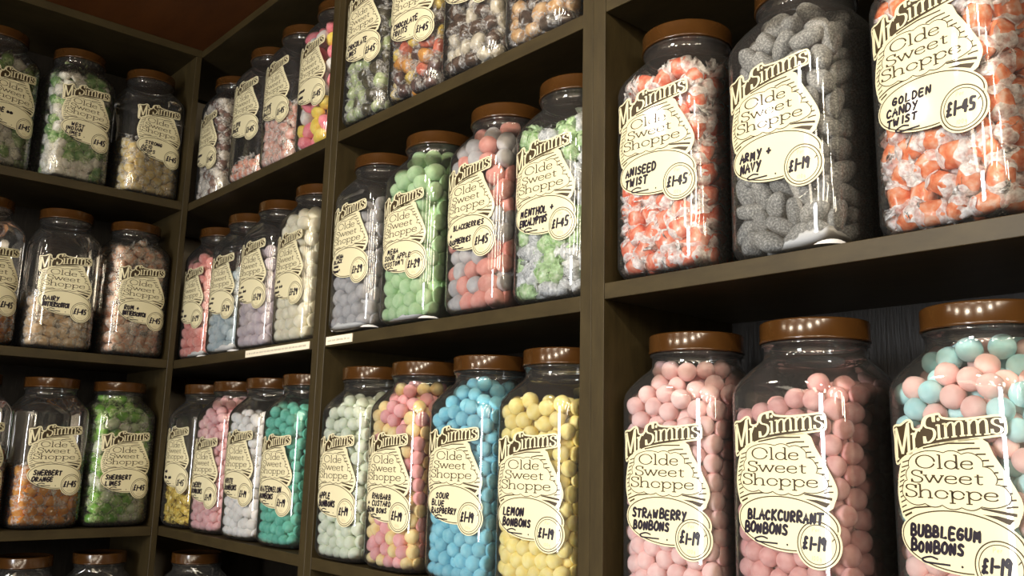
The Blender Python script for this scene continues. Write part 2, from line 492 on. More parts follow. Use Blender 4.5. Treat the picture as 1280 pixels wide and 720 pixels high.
HAND = {
    'A': [[(0, 0), (.3, 1), (.6, 0)], [(.1, .38), (.55, .38)]], 'B': [[(.05, 0), (.05, 1), (.42, .95), (.45, .62), (.08, .52), (.5, .46), (.52, .08), (.05, 0)]],
    'C': [[(.55, .85), (.3, 1), (.05, .65), (.08, .2), (.3, 0), (.56, .12)]], 'D': [[(.05, 0), (.05, 1), (.4, .9), (.56, .5), (.4, .08), (.05, 0)]],
    'E': [[(.52, 1), (.06, 1), (.05, 0), (.54, 0)], [(.05, .52), (.44, .52)]], 'F': [[(.52, 1), (.06, 1), (.05, 0)], [(.05, .52), (.44, .52)]],
    'G': [[(.55, .85), (.3, 1), (.05, .6), (.1, .12), (.4, 0), (.56, .2), (.55, .45), (.32, .45)]], 'H': [[(.05, 0), (.05, 1)], [(.55, 0), (.55, 1)], [(.05, .5), (.55, .5)]],
    'I': [[(.2, 0), (.2, 1)]], 'J': [[(.1, 1), (.5, 1)], [(.35, 1), (.33, .1), (.15, 0), (.03, .15)]], 'K': [[(.05, 0), (.05, 1)], [(.52, 1), (.08, .48), (.55, 0)]],
    'L': [[(.06, 1), (.05, 0), (.52, .03)]], 'M': [[(.03, 0), (.1, 1), (.33, .3), (.56, 1), (.64, 0)]], 'N': [[(.05, 0), (.06, 1), (.52, 0), (.54, 1)]],
    'O': [[(.3, 1), (.05, .7), (.06, .2), (.3, 0), (.54, .25), (.54, .75), (.3, 1)]], 'P': [[(.05, 0), (.05, 1), (.45, .95), (.48, .58), (.06, .48)]],
    'Q': [[(.3, 1), (.05, .7), (.06, .2), (.3, 0), (.54, .25), (.54, .75), (.3, 1)], [(.35, .25), (.6, -.08)]], 'R': [[(.05, 0), (.05, 1), (.45, .95), (.48, .6), (.06, .5), (.55, 0)]],
    'S': [[(.52, .88), (.28, 1), (.07, .78), (.28, .55), (.5, .32), (.4, .04), (.04, .1)]], 'T': [[(.0, 1), (.6, 1)], [(.3, 1), (.28, 0)]],
    'U': [[(.05, 1), (.06, .2), (.28, 0), (.52, .2), (.54, 1)]], 'V': [[(.03, 1), (.28, 0), (.55, 1)]], 'W': [[(.02, 1), (.16, 0), (.33, .7), (.5, 0), (.66, 1)]],
    'X': [[(.03, 0), (.55, 1)], [(.05, 1), (.55, 0)]], 'Y': [[(.03, 1), (.3, .5)], [(.57, 1), (.18, -.1)]], 'Z': [[(.05, 1), (.53, 1), (.05, 0), (.55, 0)]],
    '+': [[(.05, .5), (.5, .5)], [(.28, .25), (.28, .78)]], '!': [[(.15, 1), (.15, .3)], [(.15, .06), (.16, 0)]], '"': [[(.1, 1), (.08, .75)], [(.25, 1), (.23, .75)]],
    '1': [[(.18, 1), (.14, 0)]], '2': [[(.05, .8), (.28, 1), (.5, .75), (.05, 0), (.55, .02)]], '4': [[(.4, 0), (.42, 1), (.03, .35), (.6, .35)]], '5': [[(.52, 1), (.12, 1), (.1, .56), (.45, .52), (.45, .1), (.05, .04)]],
    '9': [[(.5, .8), (.25, 1), (.06, .72), (.22, .5), (.5, .72), (.5, .8), (.44, 0)]], '0': [[(.3, 1), (.05, .6), (.28, 0), (.54, .5), (.3, 1)]], '-': [[(.05, .45), (.4, .47)]], '.': [[(.1, .06), (.16, .0)]],
    '\u00a3': [[(.5, .9), (.32, 1), (.2, .8), (.24, .4), (.02, 0), (.3, .08), (.52, .05)], [(.05, .45), (.42, .5)]],
    '~': [[(0, .3), (.12, .8), (.22, .2), (.34, .75), (.45, .25), (.55, .6)]],
    'P_': [], 'g': [[(.45, .6), (.2, .62), (.1, .35), (.3, .15), (.45, .5), (.45, -.2), (.1, -.25)]], 'e': [[(.1, .35), (.5, .35), (.4, .62), (.12, .5), (.15, .1), (.5, .1)]], 'r': [[(.1, 0), (.1, .6), (.2, .5), (.4, .6)]],
}
HADV = {'I': .42, '1': .36, '.': .34, '-': .5, 'M': .82, 'W': .84, '!': .4, '"': .4, 'r': .5, 'e': .6}

# label artwork coordinates: u right, v down (see KX, KY) -> millimetres
LW = .1250                                  # mm per unit across
LH = .1056                                  # mm per unit down
def L(u, v): return ((u - 510) * LW, (1340 - v) * LH - 67.5)
def LP(pts): return [L(*p) for p in pts]

def bumps(notch, sag=.3, n=7):
    out = []
    N = len(notch)
    for i in range(N):
        a = Vector(notch[i]); b = Vector(notch[(i + 1) % N])
        d = b - a
        nn = Vector((d.y, -d.x))
        for k in range(n):
            t = k / n
            p = a + d * t + nn * sag * 4 * t * (1 - t) * (.5 if d.length > 140 else .8)
            out.append((p.x, p.y))
    return out

def text_serif(sh, txt, u0, base, height, u1, wt, level, mi, width=None):
    """set txt between u0 and u1; base / height: numbers or functions of u"""
    tot = sum(SERIF[c][0] for c in txt)
    k = (u1 - u0) / tot
    fb = base if callable(base) else (lambda u: base)
    fh = height if callable(height) else (lambda u: height)
    thick, thin = wt
    def wfun(d):
        return thin + (thick - thin) * abs(d.y) ** 1.6
    x = u0
    for c in txt:
        adv, strokes = SERIF[c]
        def P(p):
            u = x + p[0] * k
            return L(u, fb(u) - p[1] * fh(u))
        for st in strokes:
            if st[0] == 'l': sh.ribbon([P(p) for p in st[1]], wfun, level, mi=mi)
            elif st[0] == 'c': sh.ribbon([P(p) for p in catmull(st[1], 6)], wfun, level, mi=mi)
            elif st[0] == 's': sh.ribbon([P((st[1] - st[3] / 2, st[2])), P((st[1] + st[3] / 2, st[2]))], thin * 1.15, level, mi=mi)
            elif st[0] == 'd':
                q = P((st[1], st[2])); sh.poly(ell(q[0], q[1], thick * .62, thick * .62, 0, 12), level, mi)
        x += adv * k

BANNER = [(85, 165), (120, 140), (165, 138), (215, 106), (248, 104), (268, 130), (275, 172), (318, 168), (334, 110), (370, 78), (452, 60), (478, 92), (600, 102), (735, 90), (830, 80), (862, 108), (868, 190), (850, 230), (780, 245), (700, 258), (560, 278), (440, 300), (340, 325), (240, 375), (180, 410), (132, 452), (103, 438), (95, 350), (96, 250)]
def inset(pts, d):
    c = catmull(pts, 3, True)
    out = []
    n = len(c)
    for i in range(n):
        a = Vector(c[i - 1]); b = Vector(c[(i + 1) % n]); t = (b - a).normalized()
        out.append((c[i][0] - t.y * d, c[i][1] + t.x * d))
    return out
CONE = [(200, 380), (150, 450), (125, 540), (110, 640), (112, 710), (130, 790), (170, 870), (340, 940), (500, 960), (700, 940), (865, 870), (897, 815), (918, 740), (912, 670), (880, 580), (832, 470), (782, 370), (715, 252), (450, 280)]
NOTCH = [(222, 470), (262, 374), (466, 356), (584, 366), (682, 376), (712, 452), (776, 496), (780, 575), (846, 618), (846, 704), (690, 734), (566, 748), (440, 738), (325, 734), (188, 712), (166, 610), (205, 565)]
EL = (528, 993)
def label_sheets():
    base, pr = Sheet(), Sheet()
    rot = -.06
    k = LW, LH
    def E2(c, ru, rv, r=0, **kw):
        q = L(*c); return ell(q[0], q[1], ru * LW, rv * LH, r, **kw)
    base.poly(LP(inset(BANNER, 0)), 0)
    base.poly(LP(catmull(CONE, 3, True)), 0)
    base.poly(E2(EL, 402, 232, rot), .05)
    base.poly(E2((772, 1142), 164, 198), .1)
    # dark printing
    pr.poly(LP(inset(BANNER, 17)), 1)
    right = [(285, 330, 672), (322, 560, 702), (362, 640, 735), (406, 690, 752), (446, 705, 778), (490, 765, 800), (535, 768, 822), (582, 780, 842), (630, 840, 868), (675, 850, 886), (722, 830, 892)]
    for v, a, b in right: pr.ribbon(LP([(a, v + (b - a) * .10 + 4), ((a + b) / 2, v + 2), (b, v)]), 1.25, 1)
    for i in range(11):
        v = 425 + i * 38
        xl = 170 - 9 * i if i < 5 else 128 + (i - 5) * 4
        pr.ribbon(LP([(xl, v + 8), (xl + (70 if i < 2 else 42), v - 14)]), 1.0, 1)
    pr.ribbon(LP([(150, 808), (250, 768), (430, 744)]), 1.3, 1)
    pr.ribbon(LP([(168, 836), (225, 806)]), 1.6, 1)
    pr.poly(LP([(680, 740), (690, 752), (882, 790), (884, 768), (790, 752)]), 1)
    pr.poly(LP([(690, 786), (780, 790), (868, 812), (842, 848), (775, 815)]), 1)
    cl = LP(bumps(NOTCH, .22))
    base.poly(cl, 2)
    pr.ribbon(cl, .75, 3, True)
    base.poly(E2(EL, 384, 214, rot), 1.5)
    pr.ribbon(E2(EL, 384, 214, rot, n=72), 1.0, 2.2, True)
    base.poly(E2((772, 1142), 164, 198), 2.5)
    pr.ribbon(E2((772, 1142), 146, 180), 1.05, 3, True)
    pr.ribbon(E2((772, 1142), 124, 155), .75, 3, True)
    # lettering
    fb = lambda u: float(np.interp(u, [110, 150, 250, 300, 360, 430, 500, 600, 840], [420, 402, 345, 318, 288, 258, 244, 230, 214]))
    fh = lambda u: float(np.interp(u, [110, 150, 235, 250, 320, 345, 440, 480, 840], [235, 245, 215, 225, 190, 200, 178, 185, 182]))
    text_serif(base, 'M', 105, fb, fh, 250, (2.7, 1.2), 2, 0)
    text_serif(base, 'r', 246, lambda u: fb(u), lambda u: 205, 322, (2.3, 1.0), 2, 0)
    text_serif(base, 'S', 340, lambda u: fb(u) - 2, lambda u: 192, 425, (2.6, 1.2), 2, 0)
    text_serif(base, 'imms', 424, fb, lambda u: 172, 850, (2.3, .95), 2, 0)
    text_serif(pr, 'Olde', 268, 472, 96, 662, (1.75, .8), 3, 0)
    text_serif(pr, 'Sweet', 232, 580, 90, 716, (1.75, .8), 3, 0)
    text_serif(pr, 'Shoppe', 182, 690, 94, 800, (1.75, .8), 3, 0)
    hand(pr, 'Per', 738, 1042, 34, 22, .5, 3, 1, jit=0)
    hand(pr, '100g', 728, 1268, 36, 22, .5, 3, 1, jit=0)
    return base, pr

def hand(sh, txt, u, v, height, cw, width, level, mi=0, jit=1.0, seed=3, slant=.12, rise=0):
    """marker writing starting at (u, v = baseline) in label units; cw = advance per letter"""
    r = random.Random(seed)
    x = u
    for c in txt:
        if c == ' ':
            x += cw * .7; continue
        dy = r.uniform(-1, 1) * height * .06 * jit; sc = 1 + r.uniform(-.1, .1) * jit
        for st in HAND.get(c, []):
            pts = []
            for p in st:
                pts.append(L(x + (p[0] + slant * (p[1] - .5)) * cw * 1.35 * sc * .85, v + dy - rise * (x - u) - p[1] * height * sc))
            q = catmull(pts, 4) if len(pts) > 3 else pts
            sh.ribbon(q, width, level, mi=mi)
            if jit and len(q) > 1:
                for e in (q[0], q[-1]): sh.poly(ell(e[0], e[1], width / 2, width / 2, 0, 8), level + .01, mi)
        x += cw * HADV.get(c, .68) / .68

def handwriting(lines, price, seed, rise=0.0):
    sh = Sheet()
    n = len(lines)
    r = random.Random(seed)
    top = {1: 960, 2: 905, 3: 880, 4: 865}[n]
    gap = {1: 0, 2: 112, 3: 88, 4: 74}[n]
    ht = {1: 70, 2: 76, 3: 60, 4: 48}[n]
    for i, t in enumerate(lines):
        span_u0 = 205 + r.uniform(0, 25) - (5 if i else 0) + (60 if (n > 2 and i == 0) else 0)
        avail = (600 if (i == 0 and n == 2) else (520 if i < n - 1 else 380))
        if i == n - 1: avail = 385
        cw = min(52 if n < 4 else 42, avail / max(1, sum(HADV.get(c, .68) / .68 if c != ' ' else .7 for c in t)))
        v = top + i * gap + ht * .9
        hand(sh, t, span_u0, v, ht, cw, 2.5 if n < 3 else 2.0, 4, seed=seed * 7 + i, rise=rise)
    if n <= 3:
        v = top + n * gap + 30
        q = catmull([(390, v - 28), (340, v - 42), (285, v - 22), (300, v - 2), (360, v + 2), (470, v + 4)], 5)
        sh.ribbon(LP(q), 1.5, 4)
        if n == 2: sh.poly(E_dot(545, v + 6), 4)
    hand(sh, price, 672, 1182, 100, 46, 2.5, 4.2, seed=seed + 99, slant=.2)
    return sh
def E_dot(u, v):
    q = L(u, v); return ell(q[0], q[1], .95, .95, 0, 10)

BODY_ME = jar_body_mesh()
LID_ME = lid_mesh()
_b, _p = label_sheets()
LABEL_ME = _b.build('label', [M_CREAM])
PRINT_ME = _p.build('printed_lettering', [M_PRINT, M_PALE])

# ---------------------------------------------------------------- jars
# key: row, x, y, yaw (deg), label centre height, fill, contents, handwriting lines, price, description
JARS = [
 ('aniseed', 'r1', 1.300, .066, 2, .143, .238, 'aniseed', ['ANISEED', 'TWIST'], '\u00a31-45', 'clear jar of orange-red twist-wrapped sweets beside the wide upright, upper shelf'),
 ('army', 'r1', 1.449, .070, -4, .128, .262, 'army', ['ARMY +', 'NAVY'], '\u00a31-19', 'clear jar filled to the neck with grey sugared lozenges'),
 ('golden', 'r1', 1.602, .072, -11, .142, .262, 'golden', ['GOLDEN', 'CANDY', 'TWIST'], '\u00a31-45', 'clear jar of long orange twist-wrapped sweets at the upper right edge'),
 ('straw', 'r2', 1.3015, .074, 5, .128, .262, 'straw', ['STRAWBERRY', 'BONBONS'], '\u00a31-19', 'clear jar of pale pink strawberry bonbons, first of the large jars by the wide upright'),
 ('blackc', 'r2', 1.447, .066, 0, .136, .226, 'blackc', ['BLACKCURRANT', 'BONBONS'], '\u00a31-19', 'clear jar of dusky pink blackcurrant bonbons with an empty dark shoulder'),
 ('bubble', 'r2', 1.601, .073, -8, .132, .268, 'bubble', ['BUBBLEGUM', 'BONBONS'], '\u00a31-19', 'clear jar of mixed pink and aqua bonbons at the lower right'),
 ('Mblack', '2', 0.6955, 0.056, 1, .141, .205, 'Mblack', ['MEGA', 'BLACK', '~~~', '"~~~"'], '\u00a31-29', 'clear jar two thirds full of grey sugared balls beside the first tall upright'),
 ('Mgreen', '2', 0.8385, 0.058, 3, .129, .266, 'Mgreen', ['MEGA', 'SOUR APPLE', '"CUSTOM"!'], '\u00a31-29', 'clear jar filled to the neck with large green sour apple balls'),
 ('Mbb', '2', 0.993, 0.06, -1, .139, .262, 'Mbb', ['BLACKBERRIES', '+', 'RASPBERRIES'], '\u00a31-45', 'clear jar of mixed coral and grey berry sweets'),
 ('Mmen', '2', 1.1285, 0.064, 2, .138, .235, 'Mmen', ['MENTHOL +', 'EUCALYPTUS'], '\u00a31-45', 'clear jar of green and silver wrapped menthol sweets beside the wide upright'),
 ('apple', '3', 0.6955, 0.056, 2, .120, .250, 'apple', ['APPLE', 'BONBONS'], '\u00a31-19', 'clear jar of very pale green apple bonbons'),
 ('rhub', '3', .8290, .058, 2, .122, .264, 'rhub', ['RHUBARB', '+ CUSTARD', 'BON BONS'], '\u00a31-19', 'clear jar of mixed pink and yellow bonbons'),
 ('blue', '3', 0.97, 0.062, 5, .130, .266, 'blue', ['SOUR', 'BLUE', 'RASPBERRY'], '\u00a31-19', 'clear jar of sky blue raspberry bonbons'),
 ('lemon', '3', 1.11, 0.062, 6, .122, .232, 'lemon', ['LEMON', 'BONBONS'], '\u00a31-19', 'clear jar of yellow lemon bonbons beside the wide upright'),
 ('Lye', '3', 0.045, 0.0665, 5, .136, .100, 'Lye', ['~~', '~~ ~~'], '\u00a31-45', 'half-empty clear jar of shiny gold twist sweets by the corner post'),
 ('Lpink', '3', 0.19, 0.066, 4, .115, .266, 'Lpink', ['CHERRY', 'BONBONS'], '\u00a31-19', 'clear jar filled to the neck with candy pink bonbons'),
 ('Lwhite', '3', 0.336, 0.066, 4, .128, .236, 'Lwhite', ['WHITE', 'BONBONS'], '\u00a31-19', 'clear jar of plain white bonbons'),
 ('Lgreen', '3', 0.479, 0.066, 4, .120, .240, 'Lgreen', ['WATERMELON', 'BONBONS'], '\u00a31-19', 'clear jar of teal green bonbons beside the first tall upright'),
 ('Lred', '2', .023, .078, 3, .132, .228, 'Lred', ['~~', '~~ ~~'], '\u00a31-29', 'clear jar of coral red powdery balls by the corner post'),
 ('Lblu', '2', .183, .072, 4, .136, .178, 'Lblu', ['~~', '~~~', '~~'], '\u00a31-29', 'clear jar two thirds full of pale blue powdery balls'),
 ('Llil', '2', .323, .070, 3, .142, .192, 'Llil', ['~~', '~~ ~~', '~~~'], '\u00a31-29', 'clear jar two thirds full of lilac balls'),
 ('Lcre', '2', .471, .070, 0, .134, .244, 'Lcre', ['~~', '~~ ~~', '~~~'], '\u00a31-29', 'clear jar of cream white balls beside the first tall upright'),
 ('L1a', '1', .034, .078, -1, .134, .246, 'L1a', ['~~~~', '~~'], '\u00a31-45', 'clear jar of brown and white wrapped sweets high by the corner post'),
 ('L1b', '1', .229, .070, 5, .148, .050, 'L1b', ['CLOVE', 'ROCK'], '\u00a31-45', 'nearly empty clear jar with a few pale red sweets, top shelf'),
 ('L1c', '1', .367, .070, 1, .148, .130, 'L1c', ['CLOVE', 'BALLS'], '\u00a31-45', 'half-full clear jar of pinkish wrapped sweets, top shelf'),
 ('L1d', '1', .507, .070, -1, .141, .256, 'L1d', ['~~~~', '~~~'], '\u00a31-45', 'clear jar of pink, yellow and white jelly sweets, top shelf'),
 ('M1a', '1', 0.6955, 0.057, 1, .158, .200, 'M1a', ['CHOCOLATE', 'LIMES'], '\u00a31-45', 'clear jar of pale green and brown wrapped sweets on the top middle shelf'),
 ('M1b', '1', 0.829, 0.058, 5, .146, .170, 'M1b', ['CHOCOLATE', 'FRUITS'], '\u00a31-45', 'clear jar of multicoloured wrapped chocolate fruit sweets, top middle shelf'),
 ('M1c', '1', 0.966, 0.06, 4, .157, .150, 'M1c', ['CHOCOLATE', 'MINTS'], '\u00a31-45', 'clear jar of white and brown wrapped mints, top middle shelf'),
 ('M1d', '1', 1.102, 0.062, 0, .190, .062, 'M1d', ['~~~', '~~'], '\u00a31-45', 'low-filled clear jar of orange and cream wrapped sweets, top middle shelf'),
 ('B1a', '1', -.074, -.384, 20, .136, .230, 'B1a', ['LIME ~~', '~~~'], '\u00a31-45', 'clear jar of green and white wrapped sweets cut by the picture edge, top shelf'),
 ('B1b', '1', -.076, -.232, 8, .139, .256, 'B1b', ['WEST', 'INDIAN', 'LIMES .'], '\u00a31-45', 'full clear jar of green and white wrapped limes, top shelf of the left wall'),
 ('B1c', '1', -.074, -.082, 8, .138, .128, 'B1c', ['STRONG', 'ACID', 'DROPS'], '\u00a31-45', 'half-full clear jar of golden wrapped drops, top shelf of the left wall'),
 ('B2a', '2', -.072, -.372, 16, .125, .105, 'B2a', ['~~~', '~~~~'], '\u00a31-45', 'low-filled clear jar of orange wrapped sweets cut by the picture edge, middle shelf'),
 ('B2b', '2', -.072, -.222, -4, .126, .105, 'B2b', ['DAIRY', 'BUTTERSCOTCH'], '\u00a31-45', 'third-full clear jar of caramel and white wrapped sweets, middle shelf of the left wall'),
 ('B2c', '2', -.073, -.081, 5, .126, .254, 'B2c', ['RUM +', 'BUTTERSCOTCH'], '\u00a31-45', 'full clear jar of peach and white wrapped sweets, middle shelf of the left wall'),
 ('B3a', '3', -0.067, -0.356, 9, .133, .150, 'B3a', ['~~~', '~~~~'], '\u00a31-45', 'clear jar of reddish orange sweets barely showing at the picture edge, third shelf'),
 ('B3b', '3', -0.067, -0.214, 4, .131, .122, 'B3b', ['SHERBERT', 'ORANGE'], '\u00a31-45', 'half-empty clear jar of orange wrapped sweets with a pale card behind, third shelf'),
 ('B3c', '3', -0.067, -0.082, 5, .123, .268, 'B3c', ['SHERBERT', 'LIMES'], '\u00a31-45', 'full clear jar of bright green and white wrapped sherbet limes, third shelf'),
 ('B4b', '4', -.074, -.225, 0, .13, 0, None, ['~~~'], '\u00a31-45', 'jar with only its brown lid showing, bottom edge, first from the left'),
 ('B4c', '4', -.074, -.085, 0, .13, 0, None, ['~~~'], '\u00a31-45', 'jar with only its brown lid showing, bottom edge, left of the corner post'),
 ('L4a', '4', .020, .080, 0, .13, 0, None, ['~~~'], '\u00a31-45', 'jar with only its brown lid showing, bottom edge, right of the corner post'),
]
ROWZ = {'1': Z1, '2': Z2, '3': Z3, '4': Z4, 'r1': ZR[1], 'r2': ZR[2]}
CARDS = {'B3b': (-.052, .000, .09, .225), 'B1c': (-.054, -.030, .07, .20), 'L1c': (-.05, .04, .06, .19), 'B2b': (-.02, .02, .15, .2)}
JINFO = {}
proto = {}
for idx, (key, row, x, y, yaw, lc, fill, cont, lines, price, desc) in enumerate(JARS):
    onB = key[0] == 'B' and key[1].isdigit()
    ang = math.radians(yaw) + (PI / 2 if onB else 0)
    z = ROWZ[row] + .0002
    j = tag(link('sweet_jar', None), desc, 'jar', 'sweet jars')
    j.location = (x, y, z); j.rotation_euler = (0, 0, ang)
    link('jar_body', BODY_ME, j)
    lid = link('lid', LID_ME, j); lid['label'] = 'brown screw lid'; OPAQUE.append(lid)
    lab = link('label', LABEL_ME, j); lab.location = (0, 0, lc); lab['label'] = 'cream paper label'
    OPAQUE.append(lab)
    link('printed_lettering', PRINT_ME, lab)
    rise = .0
    hw = handwriting(lines, price, 11 + idx, rise)
    hm = hw.build('handwriting', [M_INK])
    link('handwriting', hm, lab)
    if key in CARDS:
        a0, a1, b0, b1 = CARDS[key]
        me = box_mesh('back_label', (a0, .0661, b0), (a1, .0664, b1), M_CARD, 0)
        o = link('back_label', me, j); o['label'] = 'pale card at the back of the jar'
    JINFO[key] = (x, y, z, ang, fill, cont)

# price strips on the shelf edges
def strip(label, x0, x1, z0, z1, words, seed):
    o = tag(link('shelf_label', None), label, 'label', 'paper strips on the shelf edge')
    o.location = ((x0 + x1) / 2, -.0008, z0)
    hwid = (x1 - x0) / 2
    link('paper', box_mesh('paper', (-hwid, -.0002, 0), (hwid, .0012, z1 - z0), M_STRIP, 0), o)
    r = random.Random(seed)
    vs, fs = [], []
    u = -hwid + .006
    while u < hwid - .008:
        w = r.uniform(.004, .011)
        q = u
        while q < u + w:
            h = r.choice((.0022, .003, .003))
            b = len(vs); zb = (z1 - z0) * .38
            vs += [(q, -.0004, zb), (q + .0007, -.0004, zb), (q + .0009, -.0004, zb + h), (q + .0001, -.0004, zb + h)]
            fs.append((b, b + 1, b + 2, b + 3)); q += .0017
        u += w + .003
    link('lettering', mesh_from('lettering', vs, fs, [plain('strip_print', (.28, .25, .2), .6)]), o)
strip('long narrow paper strip on the shelf edge under the lilac and cream jars', .345, .580, Z2 - .0165, Z2 - .004, 4, 1)
strip('short paper strip on the shelf edge under the grey sugared balls jar', .634, .712, Z2 - .0150, Z2 - .002, 3, 2)

# ---------------------------------------------------------------- sweets
def w_at(z): return np.interp(z, PZ, PW)
def n_at(z): return np.interp(z, PZ, PN)

def constrain(P, r):
    """push sphere centres inside the jar"""
    P[:, 2] = np.maximum(P[:, 2], r + .0048)
    n = n_at(P[:, 2])
    slope = np.clip(-(w_at(P[:, 2] + .004) - w_at(P[:, 2] - .004)) / .008, 0, 3)
    wi = w_at(P[:, 2]) - .0008 - r * np.sqrt(1 + slope ** 2)
    wi = np.maximum(wi, .004)
    ax, ay = np.abs(P[:, 0]) + 1e-9, np.abs(P[:, 1]) + 1e-9
    rad = (ax ** n + ay ** n) ** (1 / n)
    out = rad > wi
    if out.any():
        f = (wi / rad)[out]
        # move along the outward gradient for flat sides
        g = np.stack([np.sign(P[out, 0]) * (ax[out] / rad[out]) ** (n[out] - 1), np.sign(P[out, 1]) * (ay[out] / rad[out]) ** (n[out] - 1)], 1)
        d = (rad - wi)[out]
        P[out, 0] -= g[:, 0] * d; P[out, 1] -= g[:, 1] * d
        ax, ay = np.abs(P[:, 0]) + 1e-9, np.abs(P[:, 1]) + 1e-9
        rad = (ax ** n + ay ** n) ** (1 / n)
        o2 = rad > wi
        P[o2, 0] *= (wi / rad)[o2]; P[o2, 1] *= (wi / rad)[o2]
        P[out & (slope > .2), 2] -= .0004

def pack(r, seed, top=.267, phi=.675):
    R = np.random.default_rng(seed)
    vol = 3.72 * .0655 ** 2 * (top - .026)
    N = int(phi * vol / (4.18879 * r ** 3))
    P = np.stack([R.uniform(-.05, .05, N), R.uniform(-.05, .05, N), R.uniform(.01, top, N)], 1)
    rr = r * R.uniform(.95, 1.05, N)
    for it in range(110):
        d2 = ((P[:, None, :] - P[None, :, :]) ** 2).sum(2)
        sr = rr[:, None] + rr[None, :]
        np.fill_diagonal(d2, 1)
        I, J = np.nonzero(d2 < sr ** 2)
        dist = np.sqrt(d2[I, J]) + 1e-9
        push = (sr[I, J] - dist) * .30
        v = (P[I] - P[J]) / dist[:, None] * push[:, None]
        np.add.at(P, I, v)
        if it < 80: P[:, 2] -= .0004
        constrain(P, r)
        P[:, 2] = np.minimum(P[:, 2], top - r * .2)
    return P, rr

PACKS = {}
def get_pack(r, var):
    k = (round(r, 5), var % 2)
    if k not in PACKS: PACKS[k] = pack(r, 5 + var % 2)
    P, rr = PACKS[k]
    P = P.copy()
    q = (var // 2) % 4
    if var % 3 == 1: P[:, 0] *= -1
    a = q * PI / 2
    c, s = round(math.cos(a)), round(math.sin(a))
    P[:, :2] = np.stack([c * P[:, 0] - s * P[:, 1], s * P[:, 0] + c * P[:, 1]], 1)
    return P, rr

# ---- sweet meshes
def ico(name, sub, scale, lump, mat, seed, freq=90):
    bm = bmesh.new()
    bmesh.ops.create_icosphere(bm, subdivisions=sub, radius=1)
    off = Vector((seed * 3.1, seed * 1.7, seed * .9))
    for v in bm.verts:
        d = v.co.copy()
        k = 1 + lump * noise.noise(d * 1.6 + off) + lump * .4 * noise.noise(d * 4 + off)
        v.co = Vector((d.x * scale[0], d.y * scale[1], d.z * scale[2])) * k
    me = bpy.data.meshes.new(name)
    bm.to_mesh(me); bm.free()
    me.materials.append(mat)
    me.polygons.foreach_set('use_smooth', [True] * len(me.polygons))
    return me

def lozenge(name, sub, a, b, c, mat, seed):
    """flattened tablet with a soft edge"""
    bm = bmesh.new()
    bmesh.ops.create_icosphere(bm, subdivisions=sub, radius=1)
    off = Vector((seed * 2.3, seed, 5))
    for v in bm.verts:
        d = v.co.copy()
        z = math.copysign(abs(d.z) ** .55, d.z)
        k = 1 + .05 * noise.noise(d * 2 + off) + .03 * noise.noise(d * 7 + off)
        v.co = Vector((d.x * a, d.y * b, z * c)) * k
    me = bpy.data.meshes.new(name)
    bm.to_mesh(me); bm.free(); me.materials.append(mat)
    me.polygons.foreach_set('use_smooth', [True] * len(me.polygons))
    return me

def twist_geo(seed, ln, rad, fan, fr, segs=16, flat=1.0):
    """(candy verts, faces), (wrapper verts, faces) along x"""
    r = random.Random(seed)
    ph = [r.uniform(0, 6.28) for _ in range(6)]
    cv, cf, wv, wf_ = [], [], [], []
    prof = [(-1, 0), (-.97, .38), (-.86, .72), (-.6, .95), (0, 1.0), (.6, .95), (.86, .72), (.97, .38), (1, 0)]
    for i, (px, pr) in enumerate(prof):
        for k in range(segs):
            a = 2 * PI * k / segs
            kk = 1 + .07 * math.sin(3 * a + ph[0] + px) + .05 * math.sin(5 * a + ph[1] - 2 * px)
            cv.append((px * ln / 2, pr * rad * kk * math.cos(a), pr * rad * kk * flat * math.sin(a)))
    for i in range(len(prof) - 1):
        for k in range(segs):
            cf.append((i * segs + k, i * segs + (k + 1) % segs, (i + 1) * segs + (k + 1) % segs, (i + 1) * segs + k))
    for sgn in (-1, 1):
        b = len(wv)
        wp = [(.50, 1.07), (.72, 1.02), (.92, .76), (1.04, .42), (1.25, .48), (1.25 + fan * .5, .85), (1.25 + fan, 1.15)]
        tw = r.uniform(0, 6)
        squash = r.uniform(.35, .6)
        for i, (px, pr) in enumerate(wp):
            for k in range(segs):
                a = 2 * PI * k / segs
                f = max(0, (i - 3)) / 3
                rr = pr * rad * (1 - f) + pr * fr * f
                rr *= 1 + (.16 * f + .05) * math.sin(3 * a + ph[2] + sgn) + .10 * f * math.sin(7 * a + ph[3])
                xx = px + f * .10 * math.sin(3 * a + ph[4]) + f * .06 * math.sin(6 * a + ph[5])
                yy, zz = rr * math.cos(a), rr * math.sin(a) * (1 - f * (1 - squash)) * (flat if f == 0 else 1)
                cr, sr_ = math.cos(tw * f), math.sin(tw * f)
                if i < 2: xx += .16 * math.sin(2 * a + ph[4]) + .10 * math.sin(5 * a + ph[5])
                if f > 0: yy, zz = yy * cr - zz * sr_, yy * sr_ + zz * cr
                wv.append((sgn * xx * ln / 2, yy, zz))
        for i in range(len(wp) - 1):
            for k in range(segs):
                q = (b + i * segs + k, b + i * segs + (k + 1) % segs, b + (i + 1) * segs + (k + 1) % segs, b + (i + 1) * segs + k)
                wf_.append(q if sgn > 0 else q[::-1])
    return (cv, cf), (wv, wf_)

def twist_mesh(name, seed, ln, rad, fan, fr, mc, mw, segs=16, flat=1.0):
    (cv, cf), (wv, wf_) = twist_geo(seed, ln, rad, fan, fr, segs, flat)
    n = len(cv)
    return mesh_from(name, cv + wv, cf + [tuple(i + n for i in f) for f in wf_], [mc, mw], True, [0] * len(cf) + [1] * len(wf_))

